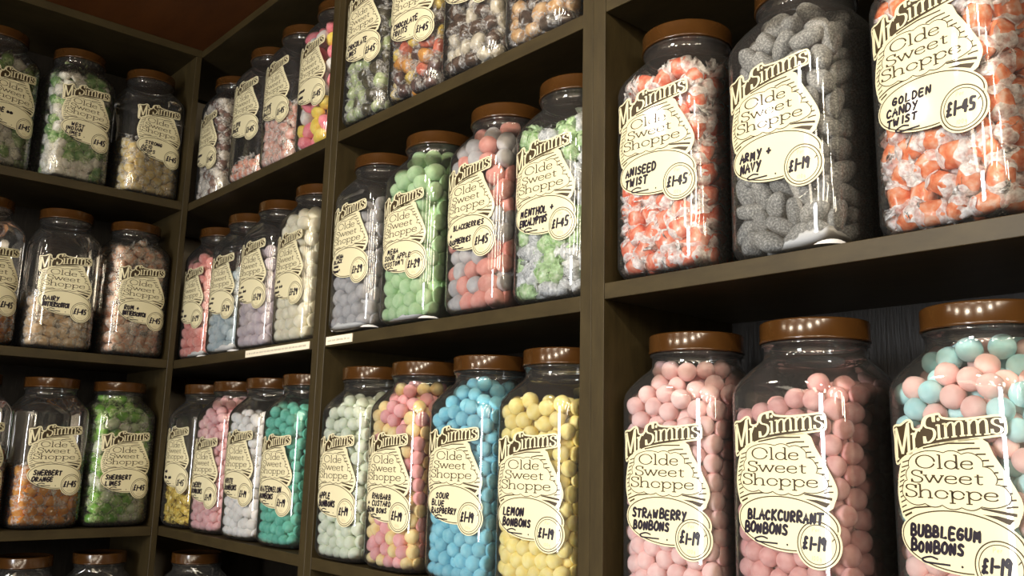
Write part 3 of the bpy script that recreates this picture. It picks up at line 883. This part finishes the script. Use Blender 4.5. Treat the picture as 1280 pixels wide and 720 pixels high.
FILM_W = mat_film('clear_wrapper', (.95, .93, .90), .66, .3)
FILM_C = mat_film('thin_clear_wrapper', (1.0, .97, .90), .36, .3)
FILM_G = mat_film('green_tinted_wrapper', (.55, .78, .42), .6)
FILM_S = mat_film('silver_wrapper', (.82, .84, .84), .8)
FILM_Y = mat_film('gold_wrapper', (.90, .72, .18), .8, .18)
FILM_L = mat_film('pale_green_wrapper', (.66, .84, .42), .5, .3)
FILM_D = mat_film('glassy_wrapper', (.80, .78, .74), .22, .12)

# kind table: contents -> r (packing radius), list of (name, label, weight, maker(seed, detail))
def balls(mat, r, asp=(1, 1, 1), lump=.06):
    def mk(name, seed, sub): return ico(name, sub, (r * asp[0], r * asp[1], r * asp[2]), lump, mat, seed)
    return mk
def loz(mat, a, b, c):
    def mk(name, seed, sub): return lozenge(name, sub, a, b, c, mat, seed)
    return mk
def twist(mc, mw, ln, rad, fan=.55, fr=.009, flat=1.0):
    def mk(name, seed, sub): return twist_mesh(name, seed, ln, rad, fan, fr, mc, mw, 16 if sub >= 3 else 9, flat)
    mk.parts = (mc, mw, ln, rad, fan, fr, flat)
    return mk
P_ = mat_powder
RB = .0097
KINDS = {
 'straw': (RB, [('strawberry_bonbon', 'pale pink powdered bonbon in the strawberry jar', 1, balls(P_('straw_pink', [(.80, .44, .42), (.90, .60, .57)]), RB))]),
 'blackc': (RB, [('blackcurrant_bonbon', 'dusky pink powdered bonbon in the blackcurrant jar', 1, balls(P_('dusky_pink', [(.56, .22, .21), (.74, .40, .37)]), RB))]),
 'bubble': (RB, [('pink_bubblegum_bonbon', 'pale pink ball in the pink and aqua bonbon jar', 1.15, balls(P_('gum_pink', [(.82, .45, .40), (.90, .58, .52)]), RB)),
                 ('aqua_bubblegum_bonbon', 'aqua blue ball in the pink and aqua bonbon jar', 1, balls(P_('gum_aqua', [(.34, .68, .70), (.50, .80, .80)]), RB))]),
 'apple': (RB, [('apple_bonbon', 'very pale green powdered bonbon in the apple jar', 1, balls(P_('apple_pale', [(.60, .68, .50), (.76, .82, .66)]), RB))]),
 'rhub': (RB, [('rhubarb_bonbon', 'pink bonbon in the jar of mixed pink and yellow', 1, balls(P_('rhubarb_pink', [(.78, .30, .31), (.86, .42, .42)]), RB)),
               ('custard_bonbon', 'yellow bonbon in the jar of mixed pink and yellow', 1, balls(P_('custard_yellow', [(.84, .58, .20), (.90, .74, .36)]), RB))]),
 'blue': (RB, [('blue_raspberry_bonbon', 'sky blue powdered bonbon in the blue raspberry jar', 1, balls(P_('sky_blue', [(.13, .50, .66), (.27, .64, .76)]), RB))]),
 'lemon': (RB, [('lemon_bonbon', 'yellow powdered bonbon in the lemon jar', 1, balls(P_('lemon_yellow', [(.86, .68, .16), (.92, .80, .34)]), RB))]),
 'Lpink': (RB, [('cherry_bonbon', 'candy pink bonbon in the full jar on the corner shelves', 1, balls(P_('cherry_pink', [(.76, .36, .38), (.86, .52, .52)]), RB))]),
 'Lwhite': (RB, [('white_bonbon', 'white powdered bonbon in the plain white jar', 1, balls(P_('bonbon_white', [(.80, .78, .74), (.90, .88, .85)]), RB))]),
 'Lgreen': (RB, [('watermelon_bonbon', 'teal green bonbon in the jar beside the first upright', 1, balls(P_('teal', [(.06, .40, .28), (.15, .56, .42)]), RB))]),
 'army': (.0121, [('sugared_lozenge', 'grey sugared oval lozenge in the full jar of grey sweets', 1, loz(P_('lozenge_grey', [(.13, .13, .125), (.26, .26, .245), (.52, .51, .47)], .7, .8, 140, 1.0, 620, 0), .0162, .0099, .0078))]),
 'Mblack': (.0118, [('black_mega_sour', 'grey sugared ball in the part-filled jar by the first upright', 1, balls(P_('mega_grey', [(.30, .30, .31), (.44, .43, .44)], .6), .0118, (1.08, 1, 1)))]),
 'Mgreen': (.0122, [('apple_mega_sour', 'large green powdered ball in the sour apple jar', 1, balls(P_('mega_green', [(.30, .52, .24), (.46, .66, .36)]), .0122, (1.12, 1, 1)))]),
 'Mbb': (.0124, [('raspberry_sweet', 'coral red berry sweet in the mixed berry jar', 1, balls(P_('raspberry', [(.62, .20, .16), (.74, .34, .28)], .6), .0124, (1.2, 1, .95))),
                 ('blackberry_sweet', 'grey berry sweet in the mixed berry jar', .9, balls(P_('blackberry', [(.34, .33, .34), (.50, .48, .47)], .6), .0124, (1.2, 1, .95)))]),
 'Lred': (.0122, [('cherry_mega_sour', 'coral red powdery ball in the jar by the corner post', 1, balls(P_('mega_red', [(.72, .20, .17), (.86, .40, .35)]), .0122))]),
 'Lblu': (.0122, [('blueberry_mega_sour', 'pale blue grey powdery ball in its part-filled jar', 1, balls(P_('mega_blue', [(.30, .40, .45), (.46, .55, .58)]), .0122))]),
 'Llil': (.0126, [('lilac_mega_sour', 'lilac powdery ball in its part-filled jar', 1, balls(P_('mega_lilac', [(.46, .38, .43), (.60, .52, .55)]), .0126))]),
 'Lcre': (.0128, [('cream_mega_sour', 'cream white ball in the jar beside the first upright', 1, balls(P_('mega_cream', [(.72, .66, .46), (.84, .80, .62)]), .0128))]),
 'aniseed': (.0118, [('aniseed_twist', 'orange red twist-wrapped sweet in the jar by the wide upright', 1, twist(mat_gloss('aniseed_red', [(.74, .10, .05), (.86, .28, .17), (.90, .55, .45)]), FILM_W, .026, .0106, .38, .0090))]),
 'golden': (.0128, [('golden_candy_twist', 'long orange twist-wrapped sweet in the upper right jar', 1, twist(mat_gloss('golden_orange', [(.72, .12, .03), (.86, .30, .14), (.90, .58, .44)]), FILM_W, .029, .0106, .34, .0090))]),
 'Mmen': (.0114, [('menthol_sweet', 'silver striped wrapped sweet in the menthol jar', 1.1, twist(mat_gloss('menthol_silver', [(.22, .24, .25), (.80, .82, .82)], .3, 420), FILM_S, .024, .0106, .38, .0088)),
                  ('eucalyptus_sweet', 'green and white wrapped sweet in the menthol jar', .8, twist(mat_gloss('eucalyptus_green', [(.20, .42, .10), (.70, .80, .58)], .3, 200), FILM_G, .024, .0106, .38, .0088))]),
 'L1a': (.0118, [('chocolate_toffee', 'brown wrapped sweet in the high jar by the corner post', 1, twist(mat_gloss('toffee_brown', [(.13, .06, .05), (.34, .22, .18)]), FILM_C, .024, .0106, .38, .0088)),
                 ('white_toffee', 'white wrapped sweet in the high jar by the corner post', 1.3, twist(mat_gloss('toffee_white', [(.66, .60, .52), (.85, .80, .72)]), FILM_C, .024, .0106, .38, .0088))]),
 'L1b': (.0118, [('clove_rock_piece', 'pale red wrapped sweet in the nearly empty jar', 1, twist(mat_gloss('rock_red', [(.70, .20, .12), (.85, .60, .48)]), FILM_C, .024, .0106, .38, .0088))]),
 'L1c': (.0118, [('clove_ball', 'pinkish wrapped sweet in the half-full top jar', 1, twist(mat_gloss('clove_pink', [(.62, .28, .22), (.82, .58, .50)]), FILM_C, .024, .0106, .38, .0088))]),
 'L1d': (.0142, [('pink_jelly_sweet', 'bright pink jelly sweet in the top corner-shelf jar', 1, balls(P_('jelly_pink', [(.78, .12, .18), (.88, .28, .30)], .45), .0133, (1.35, .92, .92))),
                 ('yellow_jelly_sweet', 'yellow jelly sweet in the top corner-shelf jar', 1, balls(P_('jelly_yellow', [(.86, .58, .04), (.92, .72, .15)], .45), .0133, (1.35, .92, .92))),
                 ('white_jelly_sweet', 'white jelly sweet in the top corner-shelf jar', .7, balls(P_('jelly_white', [(.78, .74, .66), (.88, .85, .8)], .45), .0133, (1.35, .92, .92)))]),
 'M1a': (.0128, [('chocolate_lime', 'pale green wrapped sweet in the top middle jar', 1, twist(mat_gloss('lime_humbug', [(.24, .32, .12), (.62, .68, .42)], .15), FILM_D, .026, .0112, .36, .0088)),
                 ('dark_chocolate_lime', 'dark brown wrapped sweet in the pale green top jar', .7, twist(mat_gloss('lime_dark', [(.035, .03, .018), (.10, .09, .05)], .15), FILM_D, .026, .0112, .36, .0088))]),
 'M1b': (.0128, [('yellow_chocolate_fruit', 'yellow wrapped sweet in the multicoloured top jar', 1, twist(mat_gloss('fruit_yellow', [(.60, .40, .06), (.82, .66, .22)], .15), FILM_D, .026, .0112, .36, .0088)),
                 ('red_chocolate_fruit', 'red wrapped sweet in the multicoloured top jar', .8, twist(mat_gloss('fruit_red', [(.42, .08, .05), (.66, .22, .14)], .15), FILM_D, .026, .0112, .36, .0088)),
                 ('orange_chocolate_fruit', 'orange wrapped sweet in the multicoloured top jar', .8, twist(mat_gloss('fruit_orange', [(.50, .20, .03), (.72, .36, .10)], .15), FILM_D, .026, .0112, .36, .0088)),
                 ('brown_chocolate_fruit', 'dark brown wrapped sweet in the multicoloured top jar', 1.2, twist(mat_gloss('fruit_brown', [(.045, .02, .015), (.16, .09, .08)], .15), FILM_D, .026, .0112, .36, .0088))]),
 'M1c': (.0128, [('chocolate_mint', 'white wrapped mint in the top middle jar', 1, twist(mat_gloss('mint_white', [(.42, .36, .26), (.80, .74, .60)], .15), FILM_D, .026, .0112, .36, .0088)),
                 ('dark_chocolate_mint', 'dark brown wrapped sweet in the white mint jar', .9, twist(mat_gloss('mint_dark', [(.04, .022, .014), (.14, .085, .06)], .15), FILM_D, .026, .0112, .36, .0088))]),
 'M1d': (.0128, [('toffee_bonbon', 'orange cream wrapped sweet in the low-filled top jar', 1, twist(mat_gloss('toffee_orange', [(.45, .22, .07), (.80, .58, .34)], .15), FILM_D, .026, .0112, .36, .0088)),
                 ('treacle_toffee', 'dark wrapped sweet in the low-filled top jar', .7, twist(mat_gloss('treacle', [(.03, .018, .012), (.12, .08, .06)], .15), FILM_D, .026, .0112, .36, .0088))]),
 'Lye': (.0116, [('gold_twist_sweet', 'shiny gold wrapped sweet in the jar by the corner post', 1, twist(mat_gloss('gold_foil', [(.55, .34, .02), (.85, .68, .16)], .2), FILM_Y, .027, .0088, .45, .0100))]),
 'B1a': (.0118, [('lime_chew', 'green wrapped sweet in the top jar at the picture edge', 1, twist(mat_gloss('chew_green', [(.16, .34, .08), (.42, .56, .24)]), FILM_L, .024, .0106, .38, .0088)),
                 ('white_lime_chew', 'white wrapped sweet in the top jar at the picture edge', 1.5, twist(mat_gloss('chew_white', [(.74, .72, .58), (.90, .88, .78)]), FILM_C, .024, .0106, .38, .0088))]),
 'B1b': (.0118, [('west_indian_lime', 'green wrapped sweet in the full top jar of limes', 1, twist(mat_gloss('lime_green', [(.10, .28, .06), (.36, .52, .22)]), FILM_L, .024, .0106, .38, .0088)),
                 ('white_west_indian_lime', 'white wrapped sweet in the full top jar of limes', 1.4, twist(mat_gloss('lime_white', [(.74, .72, .60), (.90, .88, .80)]), FILM_C, .024, .0106, .38, .0088))]),
 'B1c': (.0118, [('acid_drop', 'golden wrapped drop in the half-full top jar', 1, twist(mat_gloss('drop_gold', [(.72, .52, .16), (.90, .80, .52)]), FILM_C, .024, .0106, .38, .0088))]),
 'B2a': (.0118, [('orange_drop', 'orange wrapped sweet in the middle jar at the picture edge', 1, twist(mat_gloss('drop_orange', [(.68, .22, .03), (.84, .42, .12)]), FILM_C, .024, .0106, .38, .0088))]),
 'B2b': (.0122, [('dairy_butterscotch', 'caramel wrapped sweet in the third-full jar', 1, twist(mat_gloss('caramel', [(.62, .40, .20), (.88, .74, .54)]), FILM_C, .025, .0106, .38, .0088))]),
 'B2c': (.0122, [('rum_butterscotch', 'peach wrapped sweet in the full middle jar', 1, twist(mat_gloss('peach', [(.68, .30, .17), (.86, .60, .44), (.92, .82, .70)]), FILM_C, .025, .0106, .38, .0088))]),
 'B3a': (.0118, [('red_orange_chew', 'reddish orange sweet in the third-shelf edge jar', 1, twist(mat_gloss('chew_red', [(.66, .14, .07), (.82, .36, .22)]), FILM_C, .024, .0106, .38, .0088))]),
 'B3b': (.0118, [('sherbet_orange', 'orange wrapped sweet in the half-empty third-shelf jar', 1, twist(mat_gloss('sherbet_orange_c', [(.72, .26, .03), (.86, .44, .12)], .15), FILM_C, .024, .0106, .38, .0088))]),
 'B3c': (.0118, [('sherbet_lime', 'bright green wrapped sweet in the full third-shelf jar', 1, twist(mat_gloss('sherbet_green', [(.12, .42, .03), (.36, .62, .14)], .15), FILM_L, .025, .0106, .38, .0088)),
                 ('white_sherbet_lime', 'whitish wrapped sweet in the bright green lime jar', .6, twist(mat_gloss('sherbet_white', [(.52, .66, .36), (.80, .84, .66)], .2), FILM_C, .025, .0106, .38, .0088))]),
}
PARTED = {'aniseed', 'golden'}

def rad_of(M, d):
    u = d @ M
    return 1 / math.sqrt((u[0] / .0162) ** 2 + (u[1] / .0099) ** 2 + (u[2] / .0078) ** 2)
SW = []    # every sweet: key, kind index, pos(world), rot matrix, radius, variant
for ji, jr in enumerate(JARS):
    key = jr[0]
    x, y, z, ang, fill, cont = JINFO[key]
    if not cont: continue
    r0, kinds = KINDS[cont]
    P, rr = get_pack(r0, ji)
    R = np.random.default_rng(100 + ji)
    # sloping, slightly uneven top of the heap
    sl = R.uniform(-.10, .10, 2)
    if key == 'blackc': sl = np.array([.34, .0])
    if key == 'B2b': sl = np.array([-.28, 0])
    topz = fill + P[:, 0] * sl[0] + P[:, 1] * sl[1] + R.normal(0, .002, len(P))
    keep = P[:, 2] + .6 * r0 < topz
    # nothing is kept deep in the core, where no one can see
    n = n_at(P[:, 2]); wi = w_at(P[:, 2])
    rad = (np.abs(P[:, 0]) ** n + np.abs(P[:, 1]) ** n) ** (1 / n)
    keep &= (wi - rad < 4.3 * r0) | (topz - P[:, 2] < 4.2 * r0)
    P, rr = P[keep], rr[keep]
    wts = np.array([k[2] for k in kinds], float); wts /= wts.sum()
    kk = R.choice(len(kinds), len(P), p=wts)
    ca, sa = math.cos(ang), math.sin(ang)
    mk0 = kinds[0][3]
    half = (mk0.parts[2] / 2 * (1.25 + mk0.parts[4] + .2)) if hasattr(mk0, 'parts') else (.0165 if cont == 'army' else 0)
    RAD = {}
    for i in range(len(P)):
        best = None
        tries = (90 if cont == 'army' else 14) if half else 1
        for t in range(tries):
            q = R.normal(size=4); q /= np.linalg.norm(q)
            w_, a_, b_, c_ = q
            M = np.array([[1 - 2 * (b_ * b_ + c_ * c_), 2 * (a_ * b_ - c_ * w_), 2 * (a_ * c_ + b_ * w_)],
                          [2 * (a_ * b_ + c_ * w_), 1 - 2 * (a_ * a_ + c_ * c_), 2 * (b_ * c_ - a_ * w_)],
                          [2 * (a_ * c_ - b_ * w_), 2 * (b_ * c_ + a_ * w_), 1 - 2 * (a_ * a_ + b_ * b_)]])
            if not half:
                best = (0, M, P[i]); break
            ax = M[:, 0] * half
            e = 0
            if cont == 'army':
                d = P - P[i]; dl = np.linalg.norm(d, axis=1)
                nb = (dl > 1e-6) & (dl < 2.5 * r0)
                u = (d[nb] / dl[nb][:, None]) @ M
                ri = 1 / np.sqrt((u[:, 0] / .0162) ** 2 + (u[:, 1] / .0099) ** 2 + (u[:, 2] / .0078) ** 2)
                rj = np.array([.0104 if RAD.get(int(q_)) is None else rad_of(RAD[int(q_)], -d[q_] / dl[q_]) for q_ in np.nonzero(nb)[0]])
                e += float(np.maximum(0, ri + rj - dl[nb]).sum())
            for sg in (1, -1):
                p = P[i] + sg * ax
                zz = min(max(p[2], .002), .27)
                nn = float(n_at(zz)); ww = float(w_at(zz)) - .004
                ra = (abs(p[0]) ** nn + abs(p[1]) ** nn) ** (1 / nn)
                e += max(0, ra - ww) + max(0, .006 - p[2]) + max(0, p[2] - .262)
            if best is None or e < best[0]: best = (e, M, P[i])
            if e == 0: break
        M = best[1]
        RAD[i] = M
        sc = rr[i] / r0 * 1.02
        if half and best[0] > .002: sc *= max(.72, 1 - best[0] / half * .9)
        p = P[i]
        wp = (x + ca * p[0] - sa * p[1], y + sa * p[0] + ca * p[1], z + p[2])
        Rz = np.array([[ca, -sa, 0], [sa, ca, 0], [0, 0, 1]])
        SW.append((key, int(kk[i]), wp, Rz @ M, sc, int(R.integers(0, 3)), r0))

# ---------------------------------------------------------------- which sweets does the photograph show?
bpy.context.view_layer.update()
vv, ff = [], []
for o in OPAQUE:
    mw = o.matrix_world
    b = len(vv)
    vv += [mw @ v.co for v in o.data.vertices]
    ff += [tuple(b + i for i in p.vertices) for p in o.data.polygons]
bvh = BVHTree.FromPolygons(vv, ff)
RW, RH = 640, 360
depth = np.full((RH, RW), 50.0)
org = Vector(CAM_C)
fx = CAM_F / 2
for j in range(RH):
    for i in range(RW):
        d = CAM_R @ np.array([(i + .5 - 320) / fx, -(j + .5 - 180) / fx, -1.0])
        h = bvh.ray_cast(org, Vector(d))
        if h[0] is not None:
            depth[j, i] = (np.array(h[0]) - CAM_C) @ -CAM_R[:, 2]
ident = np.full((RH, RW), -1, int)
cen = np.array([s[2] for s in SW])
q = (cen - CAM_C) @ CAM_R
dz = -q[:, 2]
uu = 320 + fx * q[:, 0] / dz; vv_ = 180 - fx * q[:, 1] / dz
for i, s in enumerate(SW):
    rp = s[6] * s[4] * .98 * fx / dz[i]
    u0, u1 = max(0, int(uu[i] - rp)), min(RW, int(uu[i] + rp) + 2)
    v0, v1 = max(0, int(vv_[i] - rp)), min(RH, int(vv_[i] + rp) + 2)
    if u0 >= u1 or v0 >= v1: continue
    gx, gy = np.meshgrid(np.arange(u0, u1) + .5 - uu[i], np.arange(v0, v1) + .5 - vv_[i])
    k = 1 - (gx ** 2 + gy ** 2) / rp ** 2
    m = k > 0
    zz = dz[i] - s[6] * np.sqrt(np.maximum(k, 0))
    sub = depth[v0:v1, u0:u1]
    w = m & (zz < sub)
    sub[w] = zz[w]
    ident[v0:v1, u0:u1][w] = i
cnt = np.bincount(ident[ident >= 0], minlength=len(SW))

# ---------------------------------------------------------------- build the sweets
def clamp_local(A):
    """squash wrapper points that would poke through the jar back on to its inner wall"""
    A = A.copy()
    A[:, 2] = np.clip(A[:, 2], .0066, .2630)
    n = n_at(A[:, 2]); wi = w_at(A[:, 2]) - .0022
    rad = (np.abs(A[:, 0]) ** n + np.abs(A[:, 1]) ** n) ** (1 / n)
    k = np.where(rad > wi, wi / np.maximum(rad, 1e-9), 1.0)
    moved = (k < .9999).any()
    A[:, 0] *= k; A[:, 1] *= k
    return A, moved
def to_local(key, A):
    x, y, z, ang, fill, cont = JINFO[key]
    c, s_ = math.cos(-ang), math.sin(-ang)
    B = A - np.array([x, y, z])
    return np.stack([c * B[:, 0] - s_ * B[:, 1], s_ * B[:, 0] + c * B[:, 1], B[:, 2]], 1)
def to_world(key, B):
    x, y, z, ang, fill, cont = JINFO[key]
    c, s_ = math.cos(ang), math.sin(ang)
    return np.stack([c * B[:, 0] - s_ * B[:, 1], s_ * B[:, 0] + c * B[:, 1], B[:, 2]], 1) + np.array([x, y, z])
def fitted(key, me, M):
    """the shared mesh, or its own copy pressed flat where it meets the jar wall"""
    co = np.empty(len(me.vertices) * 3); me.vertices.foreach_get('co', co)
    A = co.reshape(-1, 3) @ M[:3, :3].T + M[:3, 3]
    B0 = to_local(key, A)
    B, moved = clamp_local(B0)
    if np.abs(B - B0).max() < 2e-4: return me
    A2 = (to_world(key, B) - M[:3, 3]) @ np.linalg.inv(M[:3, :3]).T
    m2 = me.copy()
    m2.vertices.foreach_set('co', A2.ravel())
    m2.update()
    return m2
MESH = {}
def sweet_mesh(key, ki, var, sub):
    k = (key, ki, var, sub)
    if k not in MESH:
        nm, lb, wt, mk = KINDS[key][1][ki]
        MESH[k] = mk(nm, 3 + var + 7 * ki, sub)
    return MESH[k]
WRAP = {}
def parted(key, ki, var):
    k = (key, ki, var)
    if k not in WRAP:
        nm, lb, wt, mk = KINDS[key][1][ki]
        mc, mw, ln, rad, fan, fr, flat = mk.parts
        (cv, cf), (wv, wf_) = twist_geo(3 + var, ln, rad, fan, fr, 20, flat)
        WRAP[k] = (mesh_from(nm, cv, cf, [mc], True), mesh_from('wrapper', wv, wf_, [mw], True))
    return WRAP[k]
def world_matrix(s):
    M = np.eye(4); M[:3, :3] = s[3] * s[4]; M[:3, 3] = s[2]
    return M
by_kind = {}
for i, s in enumerate(SW):
    if cnt[i] >= 4: by_kind.setdefault((s[0], s[1]), []).append(i)
single = set()
for k, ids in by_kind.items():
    ids.sort(key=lambda i: -cnt[i])
    single.update(ids[:300])
NEAR = {'straw', 'blackc', 'bubble', 'army', 'aniseed', 'golden'}
rest = {}
for i, s in enumerate(SW):
    key, ki = s[0], s[1]
    nm, lb, wt, mk = KINDS[key][1][ki]
    if i in single:
        if hasattr(mk, 'parts'):          # no sweet larger than its place in the pile
            co_me = sweet_mesh(key, ki, s[5], 3)
            co = np.empty(len(co_me.vertices) * 3); co_me.vertices.foreach_get('co', co)
            ext = np.abs(s[3] * s[4]) @ np.ptp(co.reshape(-1, 3), axis=0)
            vol = float(ext.prod())
            if vol > .92e-4: s = s[:4] + (s[4] * (.92e-4 / vol) ** (1 / 3),) + s[5:]
        if key in PARTED:
            a, b = parted(key, ki, s[5])
            wm = world_matrix(s)
            o = link(nm, fitted(key, a, wm))
            c = link('wrapper', fitted(key, b, wm), o); c['label'] = 'crinkled clear wrapper ends'
        else:
            o = link(nm, fitted(key, sweet_mesh(key, ki, s[5], 3), world_matrix(s)))
        o.matrix_world = Matrix([list(r) for r in world_matrix(s)])
        tag(o, lb, 'sweet', nm.replace('_', ' ') + 's in one jar')
    else:
        rest.setdefault(key, []).append(i)
HEAP_LABEL = {}
for key, ids in rest.items():
    V, F, FM, mats = [], [], [], []
    base = 0
    for i in ids:
        s = SW[i]
        me = sweet_mesh(key, s[1], s[5], 2 if key in NEAR or key[0] == 'M' else 2)
        co = np.empty(len(me.vertices) * 3); me.vertices.foreach_get('co', co)
        M = world_matrix(s)
        V.append(to_world(key, clamp_local(to_local(key, co.reshape(-1, 3) @ M[:3, :3].T + M[:3, 3]))[0]))
        slot = []
        for m in me.materials:
            if m not in mats: mats.append(m)
            slot.append(mats.index(m))
        for p in me.polygons:
            F.append(tuple(base + v for v in p.vertices)); FM.append(slot[p.material_index])
        base += len(co) // 3
    nm = KINDS[key][1][0][0] + '_filling'
    me = mesh_from(nm, np.concatenate(V).tolist(), F, mats, True, FM)
    desc = [j[10] for j in JARS if j[0] == key][0]
    kinds_txt = KINDS[key][1][0][0].replace('_', ' ')
    tag(link(nm, me), 'packed %s sweets behind and under the front ones in their jar' % kinds_txt, 'sweets', kind='stuff')

# icing sugar that has settled in the bottoms of some jars
def dust(key, spots, name_txt):
    x, y, z, ang, fill, cont = JINFO[key]
    vs, fs = [], []
    n = 40
    s0, s1, hmax = spots
    for i in range(n + 1):
        t_ = i / n
        s = s0 + (s1 - s0) * t_
        h = .75 * hmax * math.sin(PI * t_) ** .8 * (1 + .55 * noise.noise(Vector((t_ * 7, 1, len(key)))) + .25 * noise.noise(Vector((t_ * 23, 4, 1)))) + .0005
        for k in range(5):
            f = k / 4
            zz = .0052 + h * f
            px, py = on_jar(s, 0)
            kx = float(w_at(zz)) / W * (1 - .012) - (.0 if k < 4 else .004)
            vs.append((px * kx, py * kx, zz))
        vs.append((px * .93, py * .93, .0052 + h * .8)); vs.append((px * .80, py * .80, .005))
    m = 7
    for i in range(n):
        for k in range(m - 1):
            fs.append((i * m + k, (i + 1) * m + k, (i + 1) * m + k + 1, i * m + k + 1))
    me = mesh_from('sugar_dust', vs, fs, [M_DUST], True)
    o = tag(link('sugar_dust', me), name_txt, 'sugar', kind='stuff')
    o.location = (x, y, z); o.rotation_euler = (0, 0, ang)
dust('army', (.005, .085, .017), 'white sugar settled at the bottom of the grey lozenge jar')
dust('Mblack', (-.075, .085, .011), 'white sugar settled at the bottom of the grey ball jar')
dust('Mgreen', (-.03, .08, .007), 'white sugar settled at the bottom of the green ball jar')
dust('Lred', (0, .09, .014), 'white sugar settled at the bottom of the coral red ball jar')
dust('Lblu', (-.01, .09, .017), 'white sugar settled at the bottom of the pale blue ball jar')

# ---------------------------------------------------------------- light
def area(name, loc, target, sx, sy, power, col, shape='RECTANGLE', spread=PI):
    l = bpy.data.lights.new(name, 'AREA')
    l.shape = shape; l.size = sx; l.size_y = sy; l.energy = power; l.color = col; l.spread = spread
    o = bpy.data.objects.new(name, l); COL.objects.link(o)
    o.location = loc
    o.rotation_euler = (Vector(target) - Vector(loc)).to_track_quat('-Z', 'Y').to_euler()
    return o
WARM = (1.0, .87, .68)
for i, pw in enumerate((.7, 1.2, 1.6, 1.8, 1.8, 1.7, 1.6)):
    lx = .75 + i * .34
    area('track_spot', (lx, -.80, ZC + .74), (lx - .02, .1, ZC + .05), .06, .06, pw, WARM, 'DISK')
for i, pw in enumerate((1.5, 5.0, 10.0, 12.0, 11.0)):
    lx = .40 + i * .62
    area('ceiling_strip', (lx, -1.55, TOP - .012), (lx, -1.55 + .6, 0.9), .16, 1.2, pw, WARM)
for lx, pw in ((3.5, 11.0), (4.4, 14.0)):  # unseen strips added further along the shop to light the left-wall jars
    area('far_fill_strip', (lx, -1.1, TOP - .012), (lx - 1.6, -.6, .9), .16, 1.0, pw, WARM)
for lx in (.5, 1.5, 2.6, 3.4):  # added fill: brightens the front wall so the jars have something to reflect
    area('added_wall_fill', (lx, -2.15, TOP - .015), (lx, YF, .9), .5, .08, 7.0, WARM)
area('window_daylight', ((WX0 + WX1) / 2, YF + .03, (WZ0 + WZ1) / 2), (1.35, 0, 1.3), WX1 - WX0 - .1, WZ1 - WZ0 - .1, 17, (.94, .96, 1.0), spread=2.2)

w = bpy.data.worlds.new('world')
SC.world = w
w.use_nodes = True
bg = w.node_tree.nodes.get('Background')
bg.inputs['Color'].default_value = (.9, .95, 1, 1)
bg.inputs['Strength'].default_value = .3
print('SWEETS', len(SW), 'single', len(single), 'objects', len(bpy.data.objects))
from collections import Counter
print({k: len(v) for k, v in by_kind.items()})
